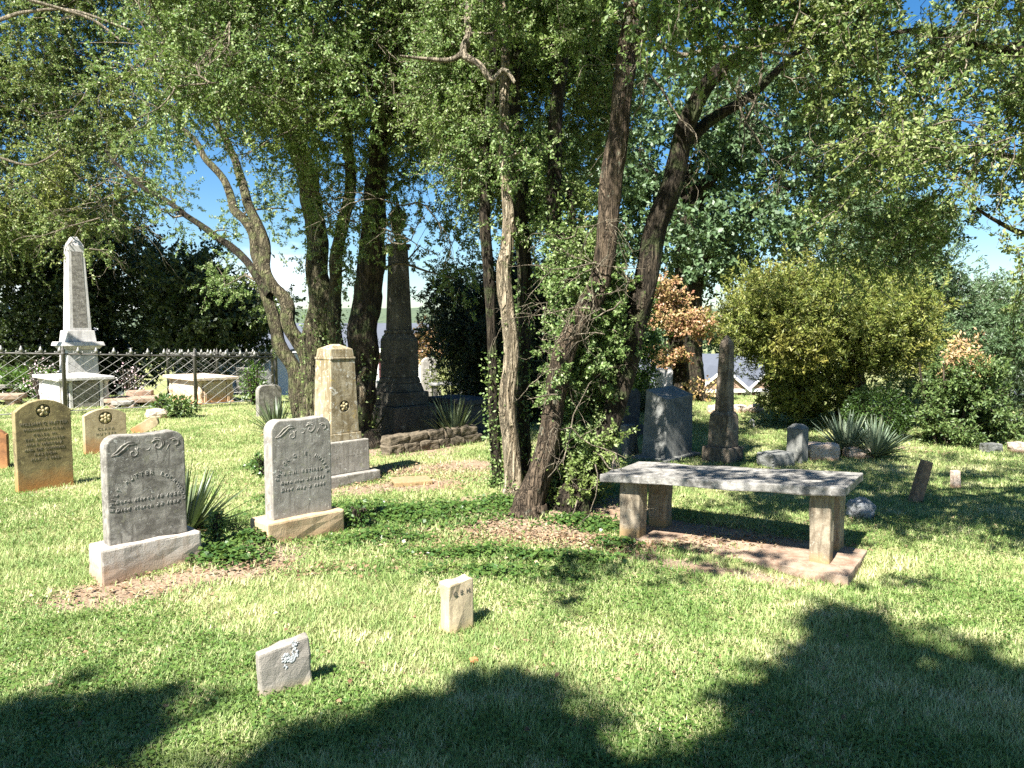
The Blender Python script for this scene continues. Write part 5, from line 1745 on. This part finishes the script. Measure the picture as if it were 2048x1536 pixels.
ev = [("dark evergreen tree at the left edge behind the white obelisk", [(-120, 420), (110, 430), (130, 700), (110, 745), (-120, 760)], 25, 60, 30),
      ("dark evergreen tree right of the white obelisk, tallest of the row", [(110, 440), (240, 400), (330, 470), (340, 700), (330, 760), (120, 745)], 26, 215, 31),
      ("low dark evergreen tree above the orange tomb, touching the boxwood stems", [(320, 560), (400, 520), (460, 560), (520, 600), (525, 690), (480, 700), (330, 705)], 23, 420, 32)]
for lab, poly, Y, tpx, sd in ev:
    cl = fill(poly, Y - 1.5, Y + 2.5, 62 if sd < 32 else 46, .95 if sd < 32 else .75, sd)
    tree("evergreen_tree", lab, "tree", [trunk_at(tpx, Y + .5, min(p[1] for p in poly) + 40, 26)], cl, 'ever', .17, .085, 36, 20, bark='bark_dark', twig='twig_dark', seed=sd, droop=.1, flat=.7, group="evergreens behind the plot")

cl = fill([(1230, 120), (1480, 60), (1680, 160), (1740, 420), (1700, 560), (1560, 560), (1440, 570), (1300, 600), (1225, 560), (1240, 350)], 19, 25, 105, .85, 81)
cl += fill([(1030, 180), (1240, 160), (1240, 500), (1060, 470)], 22, 25, 26, .8, 82)
cl += fill([(1500, -120), (2150, -120), (2150, 300), (1700, 320), (1500, 150)], 20, 26, 42, 1.0, 83)
tree("oak_tree", "large blue green tree with dark spreading limbs behind the right boxwood", "tree",
     [trunk_at(1372, 22, 330, 62, 10), stem((1375, 560, 22, 34), (1430, 500, 21.5, 28), (1500, 430, 21, 20), (1600, 360, 21, 10)), stem((1378, 480, 22, 30), (1330, 400, 22, 22), (1280, 300, 22, 12)), stem((1382, 420, 22, 30), (1440, 330, 21.5, 22), (1520, 240, 21, 12))],
     cl, 'oak', .17, .10, 30, 18, bark='bark_dark', twig='twig_dark', seed=84, flat=.6)

cl = fill([(1215, 570), (1290, 545), (1390, 610), (1412, 660), (1350, 680), (1290, 640), (1220, 610)], 16, 18, 20, .34, 85) + fill([(1290, 700), (1350, 690), (1378, 715), (1310, 735)], 16, 17, 6, .24, 86)
tree("dogwood_tree", "small dogwood with orange autumn leaves behind the ivied right stems", "tree", [trunk_at(1362, 17, 600, 30, -30), stem((1362, 660, 17, 20), (1330, 620, 17, 14), (1280, 585, 16.8, 8))], cl, 'dogwood', .085, .05, 34, 16, bark='bark_dark', twig='twig_dark', seed=87, flat=.5)
cl = fill([(838, 660), (880, 650), (880, 712), (842, 715)], 24, 25, 7, .42, 88)
tree("dogwood_tree", "small orange and yellow autumn tree between urn monument and black yew", "tree", [trunk_at(858, 24.5, 680, 10)], cl, 'dogwood', .12, .07, 30, 14, twig='twig_dark', seed=89)

# black yew with arched skirt
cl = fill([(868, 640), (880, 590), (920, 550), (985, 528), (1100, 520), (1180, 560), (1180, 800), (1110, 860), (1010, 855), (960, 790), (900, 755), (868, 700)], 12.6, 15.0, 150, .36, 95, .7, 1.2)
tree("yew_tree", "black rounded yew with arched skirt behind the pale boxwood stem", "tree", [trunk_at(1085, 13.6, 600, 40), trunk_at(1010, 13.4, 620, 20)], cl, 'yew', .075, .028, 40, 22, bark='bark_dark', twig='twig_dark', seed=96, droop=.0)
cl = fill([(1170, 600), (1250, 580), (1306, 620), (1310, 720), (1270, 770), (1190, 760)], 13.0, 14.2, 34, .30, 97)
tree("yew_tree", "bright edged green yew between the ivied stems and the orange dogwood", "tree", [trunk_at(1240, 13.7, 640, 24)], cl, 'hedge', .065, .024, 36, 20, bark='bark_dark', twig='twig_dark', seed=98, droop=.0)

# golden juniper
cl = fill([(1468, 660), (1490, 600), (1530, 570), (1580, 555), (1660, 565), (1760, 580), (1850, 590), (1880, 660), (1850, 700), (1790, 715), (1700, 725), (1590, 715), (1520, 690)], 10.8, 13.2, 110, .38, 101)
cl += fill([(1560, 735), (1650, 740), (1660, 790), (1630, 815), (1555, 810)], 11.6, 13.0, 30, .32, 102)
tree("juniper_tree", "broad golden green juniper with low dark skirt right of the brown obelisk", "tree", [trunk_at(1718, 12.4, 620, 34, -60), trunk_at(1692, 12.6, 620, 26, 40)], cl, 'juniper', .075, .020, 46, 26, bark='bark_brown', twig='twig_dark', seed=103, droop=-.3, up=.2)
# taller grey green juniper behind it to the right
cl = fill([(1700, 420), (1800, 380), (1880, 420), (1890, 560), (1860, 640), (1720, 600)], 13.5, 16, 40, .45, 104)
cl += fill([(1960, 600), (2080, 560), (2090, 780), (2000, 760)], 14, 17, 24, .5, 105)
cl += fill([(1870, 540), (2000, 600), (1980, 690), (1880, 680)], 14, 16, 16, .4, 106) + fill([(1810, 640), (1960, 660), (1960, 800), (1800, 790)], 13.5, 15.5, 24, .38, 108)
tree("cedar_tree", "feathery grey green cedar rising behind the golden juniper at right", "tree", [trunk_at(1860, 15, 420, 26, 20), trunk_at(1985, 15.5, 560, 14)], cl, 'oak', .09, .026, 44, 24, bark='bark_brown', twig='twig', seed=107, droop=-.2)

def bush(name, label, px, pyb, Rx, Rz, Ry, leaf, Lf, Wf, n, seed, cat="shrub", shell=.55, twigs=None, dead=None):
    g = G(px, pyb)
    rg = np.random.default_rng(seed)
    root = thing(name, label, cat, (g.x, g.y + Ry, g.z))
    o = unit(rg.normal(0, 1, (n, 3)))
    rad = rg.uniform(shell, 1.0, (n, 1)) ** .5
    lump = np.array([1 + .16 * noise.noise(Vector(q * 2.2) + Vector((seed, 0, 0))) for q in o])[:, None]
    pos = o * rad * lump * np.array([Rx, Ry, Rz]) + np.array([0, 0, Rz * .92])
    keep = pos[:, 2] > .02
    pos, o = pos[keep], o[keep]
    m = len(pos)
    v = leaf_arrays(pos, o + rg.normal(0, .7, (m, 3)), rg.normal(0, .7, (m, 3)) + np.array([0, 0, .6]), Lf * rg.uniform(.6, 1.2, m), Wf * rg.uniform(.7, 1.2, m))
    if dead is not None:
        dk = (pos[:, 2] > dead + .12 * np.sin(pos[:, 0] * 7)) & (np.abs(pos[:, 0] + .05) < Rx * .55)
        link("dead_leaves", leaves_mesh("dead_leaves", v[dk]), M['dead'], root)
        v = v[~dk]
    link("leaves", leaves_mesh("leaves", v), M[leaf], root)
    T = Tubes()
    for k in range(14):
        a = rg.uniform(0, 2 * math.pi)
        e = np.array([Rx * .8 * math.cos(a) * rg.uniform(.3, 1), Ry * .8 * math.sin(a), Rz * rg.uniform(1.0, 1.7)])
        st = np.array([.12 * math.cos(a) * Rx, .12 * math.sin(a) * Ry, -.05])
        T.tube(catmull([st, st + (e - st) * .5 + np.array([0, 0, .1]), e], 4), np.linspace(.022, .005, 9), 5)
    link("stems", T.mesh("stems"), M['twig_dark'], root)
    return root

bush("round_shrub", "clipped round dark shrub behind the silvery yucca", 1788, 888, .46, .42, .5, 'yewb', .045, .020, 9000, 111)
gb = G(1938, 900)
clB = fill([(1856, 790), (1880, 735), (1930, 720), (1990, 730), (2010, 790), (2024, 850), (1990, 885), (1930, 892), (1870, 880), (1850, 840)], gb.y + .1, gb.y + 1.0, 62, .17, 112)
clBd = fill([(1885, 745), (1895, 690), (1930, 672), (1975, 690), (1992, 735), (1940, 752)], gb.y + .2, gb.y + .8, 13, .12, 113)
tree("leafy_bush", "loose leafy bush with dead tan top at the right", "shrub",
     [[(Vector((gb.x + dx, gb.y + .5, gb.z - .05)), .03), (Vector((gb.x + dx * 2.2, gb.y + .5 + dy, gb.z + .5)), .02), (Vector((gb.x + dx * 3.2, gb.y + .5 + dy, gb.z + 1.15)), .008)] for dx, dy in ((-.12, .1), (-.05, -.1), (.02, .12), (.09, -.05), (.15, .1))],
     clB, 'holly', .062, .026, 26, 16, bark='twig_dark', twig='twig_dark', seed=114, droop=-.5, stem_name="stem", more=[("dead_leaves", clBd, 'dead', .07, .03, 90)])
bush("dark_hedge", "dark hedge at the right edge below the grey roof", 2085, 886, .48, .52, .6, 'yew', .06, .03, 5000, 113)
bush("weed", "leafy green weed at the fence foot beside the reddish rock", 348, 838, .36, .20, .22, 'holly', .10, .05, 420, 114, cat="plant", shell=.0)
bush("weed", "green weed climbing the wire left of the reddish rock", 318, 836, .22, .22, .2, 'ivy', .09, .05, 260, 115, cat="plant", shell=.0)
bush("garden_shrub", "yellow green shrub behind the blackened headstone", 1268, 802, .55, .45, .4, 'hedge', .08, .04, 1600, 116, shell=.1)
bush("garden_shrub", "flowering shrub with pink and white blooms inside the plot", 246, 800, .35, .45, .3, 'flower', .05, .035, 150, 117, shell=.0)
bush("garden_shrub", "green shrub at the far left inside the plot", 20, 800, .9, .40, .5, 'hedge', .10, .05, 2200, 118, shell=.0)
bush("garden_shrub", "white flowering shrub beside the left fence post", 66, 806, .38, .52, .3, 'flower', .05, .035, 200, 119, shell=.0)
bush("garden_shrub", "tall thin green plant before the sign behind the fence", 500, 812, .28, .5, .25, 'hedge', .09, .03, 700, 120, shell=.0)
bush("garden_shrub", "pale shrub at the house front beside the brown obelisk", 1412, 806, .5, .28, .4, 'dead', .08, .05, 300, 121, shell=.0)
bush("garden_shrub", "yellow green bush right of the cross stone, under the black yew", 905, 800, .7, .5, .4, 'juniper', .08, .04, 1600, 122, shell=.0)

# distant tree line beyond the houses
def tree_line():
    rr = random.Random(17)
    for k, (px, Y, h, wd) in enumerate([(-60, 70, 9, 5), (20, 75, 10, 5), (560, 110, 8, 6), (640, 120, 9, 6), (790, 120, 9, 6), (870, 125, 9.5, 6), (930, 120, 9, 6), (1250, 95, 10, 6), (1330, 105, 12, 7), (1420, 100, 11, 6), (1560, 100, 12, 6), (1660, 100, 10, 6), (1780, 95, 12, 7), (1900, 85, 9, 6), (2010, 90, 10, 6), (2100, 80, 10, 6)]):
        b = P(px, 700, Y)
        z0 = H(b.x, Y)
        cl = []
        for j in range(16):
            a = rr.uniform(0, 6.28); q = rr.random() ** .5
            cl.append((Vector((b.x + wd * .5 * q * math.cos(a), Y + wd * .5 * q * math.sin(a), z0 + h * rr.uniform(.3, .92))), wd * .22))
        lab = ["light", "tall", "broad", "low", "bushy"][k % 5]
        place = ["behind the left house", "at the left edge behind the house", "beyond the long white house", "over the long roof", "seen left of the urn monument", "seen right of the urn monument", "behind the black yew", "left of the orange dogwood", "behind the orange dogwood", "above the tan gable", "right of the tan gable", "behind the golden juniper", "behind the cedar", "behind the bush with the dead top", "above the right roof", "beyond the right edge"][k]
        tree("far_tree", lab + " far green tree " + place, "tree", [[(Vector((b.x, Y, z0 - .2)), .25), (Vector((b.x, Y, z0 + h * .4)), .2), (Vector((b.x, Y, z0 + h * .8)), .08)]], cl, 'oak', .5, .34, 22, 10, bark='bark_dark', twig='twig_dark', seed=200 + k, group="far trees beyond the houses", hide_twigs=True, connect=False)
tree_line()

# ------------------------------------------------------------------ yuccas
def yucca(label, px, pyb, Ln, n, mat, seed, spread=1.0, width=.028, up=.35, lean=(0, 0)):
    g = G(px, pyb)
    rg = np.random.default_rng(seed)
    root = thing("yucca", label, "plant", (g.x, g.y, g.z))
    V, Q = [], []
    nv = 0
    for k in range(n):
        az = rg.uniform(0, 2 * math.pi)
        el = math.radians(rg.uniform(8, 86)) ** 1.0
        d = np.array([math.cos(az) * math.cos(el) * spread + lean[0], math.sin(az) * math.cos(el) * spread + lean[1], math.sin(el) + up * .3])
        d = d / np.linalg.norm(d)
        ln = Ln * rg.uniform(.65, 1.08)
        s = np.cross(d, [0, 0, 1.0]); s /= np.linalg.norm(s) + 1e-6
        nrm = np.cross(s, d)
        p = np.array([math.cos(az) * .04, math.sin(az) * .04, .02])
        m = 5
        sag = rg.uniform(.02, .16) * (1 - el / 1.6)
        row = []
        for j in range(m + 1):
            f = j / m
            wv = width * (.55 + .9 * f * (1 - f) * 2) * (1 - f ** 3) * .5 + .0008
            c = p + d * ln * f + np.array([0, 0, -sag * ln * f * f])
            V += [c - s * wv + nrm * wv * .5, c, c + s * wv + nrm * wv * .5]
        for j in range(m):
            a = nv + j * 3
            Q += [(a, a + 1, a + 4, a + 3), (a + 1, a + 2, a + 5, a + 4)]
        nv += 3 * (m + 1)
    me = np_mesh("leaves", np.array(V), np.array(Q).ravel(), 4)
    link("leaves", me, M[mat], root, smooth=False)
    # dry skirt
    m = 26
    a = rg.uniform(0, 2 * math.pi, m)
    d = np.stack([np.cos(a), np.sin(a), rg.uniform(-.05, .2, m)], 1)
    v = leaf_arrays(np.tile([[0, 0, .05]], (m, 1)), d, np.tile([[0, 0, 1.0]], (m, 1)), Ln * rg.uniform(.3, .55, m), np.full(m, width))
    link("dry_leaves", leaves_mesh("dry_leaves", v), M['dead'], root)

yucca("spiky green yucca at the right side of the nearest headstone", 376, 1072, .60, 92, 'yucca', 1, width=.028, lean=(.30, -.05), up=.6)
bush("boxwood_sprig", "small bright boxwood sprig in the ivy between the two pale headstones", 428, 1092, .075, .13, .07, 'box', .035, .02, 420, 125, cat="shrub", shell=.0)
bush("boxwood_sprig", "small green sprig at the right end of the ochre stained base", 712, 1062, .10, .10, .09, 'ivy', .035, .022, 360, 126, cat="shrub", shell=.0)
bush("boxwood_sprig", "leafy weed left of the ochre stained base, behind it", 520, 958, .14, .14, .12, 'ivy', .045, .028, 420, 127, cat="shrub", shell=.0)
yucca("dark spiky yucca behind the pale headstone, left of the tapered monument", 552, 872, .62, 90, 'yucca', 2, width=.034)
yucca("upright dark yucca at the right foot of the urn monument", 908, 882, .75, 60, 'yucca', 3, .75, .036, .9)
yucca("silvery yucca behind the pale rocks, left rosette of the pair", 1692, 908, .55, 150, 'yucca_pale', 4, width=.036, up=.6)
yucca("silvery yucca behind the pale rocks, right rosette of the pair", 1748, 916, .52, 130, 'yucca_pale', 5, width=.034, up=.4)
yucca("pale distant yucca between the blackened headstone and the leaning block", 1288, 822, .75, 60, 'yucca_pale', 6, width=.05, up=.7)
yucca("half hidden dark yucca left of the urn monument", 742, 872, .6, 30, 'yucca', 7, .8, .034, .5)

# ------------------------------------------------------------------ grass, clover, ivy, litter
FOOT = []   # (x, y, radius) where no grass grows
def grass_field():
    rg = np.random.default_rng(3)
    def scatter(n, y0, y1, k):
        u = rg.random(n)
        y = (y0 ** (1 - k) + u * (y1 ** (1 - k) - y0 ** (1 - k))) ** (1 / (1 - k))
        x = rg.uniform(-1, 1, n) * (y * .86 + 1.9)
        return x, y
    x, y = scatter(940000, 1.7, 18.5, 1.45)
    dd = dirt_np(x, y)
    clump = np.sin(x * 9 + 2 * np.sin(y * 7)) * np.sin(y * 11 + 2 * np.sin(x * 6))
    keep = rg.random(len(x)) > np.clip(dd * 1.15, 0, .96)
    x, y, clump = x[keep], y[keep], clump[keep]
    n = len(x)
    z = Hn(x, y)
    sc = 1 + np.maximum(0, y - 4) * .10
    hgt = rg.uniform(.014, .040, n) * (1 + .35 * clump) * (1 + np.maximum(0, y - 4) * .035)
    wd = rg.uniform(.0022, .0044, n) * sc
    az = rg.uniform(0, 2 * math.pi, n)
    lean = rg.uniform(.2, 1.5, n)
    dx, dy = np.cos(az), np.sin(az)
    px_, py_ = -dy, dx
    v = np.empty((n, 3, 3), np.float32)
    v[:, 0] = np.stack([x - px_ * wd, y - py_ * wd, z - .004], 1)
    v[:, 1] = np.stack([x + px_ * wd, y + py_ * wd, z - .004], 1)
    v[:, 2] = np.stack([x + dx * hgt * lean, y + dy * hgt * lean, z + hgt], 1)
    me = np_mesh("grass", v.reshape(-1, 3), np.arange(n * 3, dtype=np.int32), 3)
    o = link("grass", me, M['grass'])
    tag(o, "short sunlit lawn grass with straw patches between the graves", "grass", kind="stuff")
    # clover and broad weeds low in the turf
    x, y = scatter(280000, 1.7, 14.0, 1.5)
    f = np.sin(x * 2.3 + 1.1 * np.sin(y * 1.7)) + np.sin(y * 2.9 + x) + rg.normal(0, .5, len(x))
    keep = (f > .1) & (rg.random(len(x)) > dirt_np(x, y))
    x, y = x[keep], y[keep]
    n = len(x)
    pos = np.stack([x, y, Hn(x, y) + rg.uniform(.008, .034, n)], 1)
    az = rg.uniform(0, 2 * math.pi, n)
    ax = np.stack([np.cos(az), np.sin(az), rg.normal(0, .25, n)], 1)
    nm = np.stack([rg.normal(0, .3, n), rg.normal(0, .3, n), np.ones(n)], 1)
    s = rg.uniform(.011, .022, n) * (1 + np.maximum(0, y - 4) * .06)
    o = link("clover", leaves_mesh("clover", leaf_arrays(pos, ax, nm, s, s * .9)), M['clover'])
    tag(o, "patches of low green clover growing in the lawn", "clover", kind="stuff")
grass_field()

def ivy():
    rg = np.random.default_rng(13)
    areas = [((700, 1030), 0.75, .5, 3000), ((860, 1030), .8, .5, 2800), ((760, 1080), .5, .25, 900), ((450, 1110), .28, .16, 900), ((500, 1080), .22, .2, 700), ((1180, 1050), .34, .2, 1100), ((1000, 1010), .32, .3, 700), ((560, 1000), .3, .3, 400),
             ((960, 1110), .6, .12, 900), ((1130, 1120), .5, .14, 700), ((520, 935), .22, .2, 450), ((1230, 1090), .2, .15, 300), ((1000, 1150), .7, .14, 700)]
    P_, A_, N_, S_ = [], [], [], []
    for (px, py), rx, ry, n in areas:
        g = G(px, py)
        q = rg.normal(0, .5, (n, 2))
        x, y = g.x + q[:, 0] * rx, g.y + q[:, 1] * ry
        bumpy = .5 + .5 * np.sin(x * 11) * np.sin(y * 9 + 1)
        z = Hn(x, y) + rg.uniform(.005, .10, n) * (.35 + .65 * bumpy) * np.exp(-(q ** 2).sum(1) * .8)
        P_.append(np.stack([x, y, z], 1))
        az = rg.uniform(0, 2 * math.pi, n)
        A_.append(np.stack([np.cos(az), np.sin(az), rg.normal(-.1, .3, n)], 1))
        N_.append(np.stack([rg.normal(0, .35, n), rg.normal(-.15, .35, n), np.ones(n)], 1))
        S_.append(rg.uniform(.022, .046, n))
    p, a, n_, s = map(np.concatenate, (P_, A_, N_, S_))
    o = link("ivy", leaves_mesh("ivy", leaf_arrays(p, a, n_, s, s * .85)), M['ivy'])
    tag(o, "low ivy ground cover around the headstone bases and boxwood stems", "ivy", kind="stuff")
    # leaf litter
    P_ = []
    for (px, py, rx, ry, n) in ((1000, 1075, 1.3, .5, 1500), (1180, 1090, .7, .35, 600), (680, 965, 1.2, .35, 700), (800, 945, 1.2, .4, 650), (250, 1190, .7, .25, 220), (1350, 1085, .5, .2, 500), (960, 950, 1.4, .8, 900), (620, 1140, .8, .2, 350), (1100, 1350, 2.2, .6, 130), (500, 1300, 2.0, .7, 110), (1700, 1050, 1.5, 1.0, 160), (1850, 905, .5, .2, 200), (1550, 1090, .7, .3, 350)):
        g = G(px, py)
        q = rg.normal(0, .5, (n, 2))
        P_.append(np.stack([g.x + q[:, 0] * rx, g.y + q[:, 1] * ry], 1))
    p = np.concatenate(P_)
    n = len(p)
    pos = np.stack([p[:, 0], p[:, 1], Hn(p[:, 0], p[:, 1]) + rg.uniform(.004, .022, n)], 1)
    az = rg.uniform(0, 2 * math.pi, n)
    ax = np.stack([np.cos(az), np.sin(az), rg.normal(0, .3, n)], 1)
    nm = np.stack([rg.normal(0, .5, n), rg.normal(0, .5, n), np.ones(n)], 1)
    s = rg.uniform(.018, .042, n)
    o = link("leaf_litter", leaves_mesh("leaf_litter", leaf_arrays(pos, ax, nm, s, s * .6)), M['litter'])
    tag(o, "dry tan leaf litter under the boxwoods", "leaf litter", kind="stuff")
ivy()

# taller grass tuft on the lawn
def tuft(label, px, py, n, hh, rad, seed):
    g = G(px, py)
    rg = np.random.default_rng(seed)
    q = rg.normal(0, rad, (n, 2))
    az = rg.uniform(0, 2 * math.pi, n)
    pos = np.stack([q[:, 0], q[:, 1], np.zeros(n)], 1)
    ax = np.stack([np.cos(az) * .6, np.sin(az) * .6, np.ones(n)], 1)
    nm = np.stack([-np.sin(az), np.cos(az), np.zeros(n)], 1) + rg.normal(0, .4, (n, 3))
    o = link("grass_tuft", leaves_mesh("grass_tuft", leaf_arrays(pos, ax, nm, hh * rg.uniform(.5, 1.1, n), np.full(n, .006))), M['grass'], loc=g)
    tag(o, label, "grass tuft", kind="stuff")
tuft("tall pale grass tuft left of the tan lettered marker", 790, 1175, 170, .11, .12, 1)
tuft("small grass tuft at the foot of the lichened grey marker", 600, 1395, 60, .06, .05, 2)
tuft("grass tuft under the middle of the table tomb", 1440, 1045, 90, .09, .08, 3)
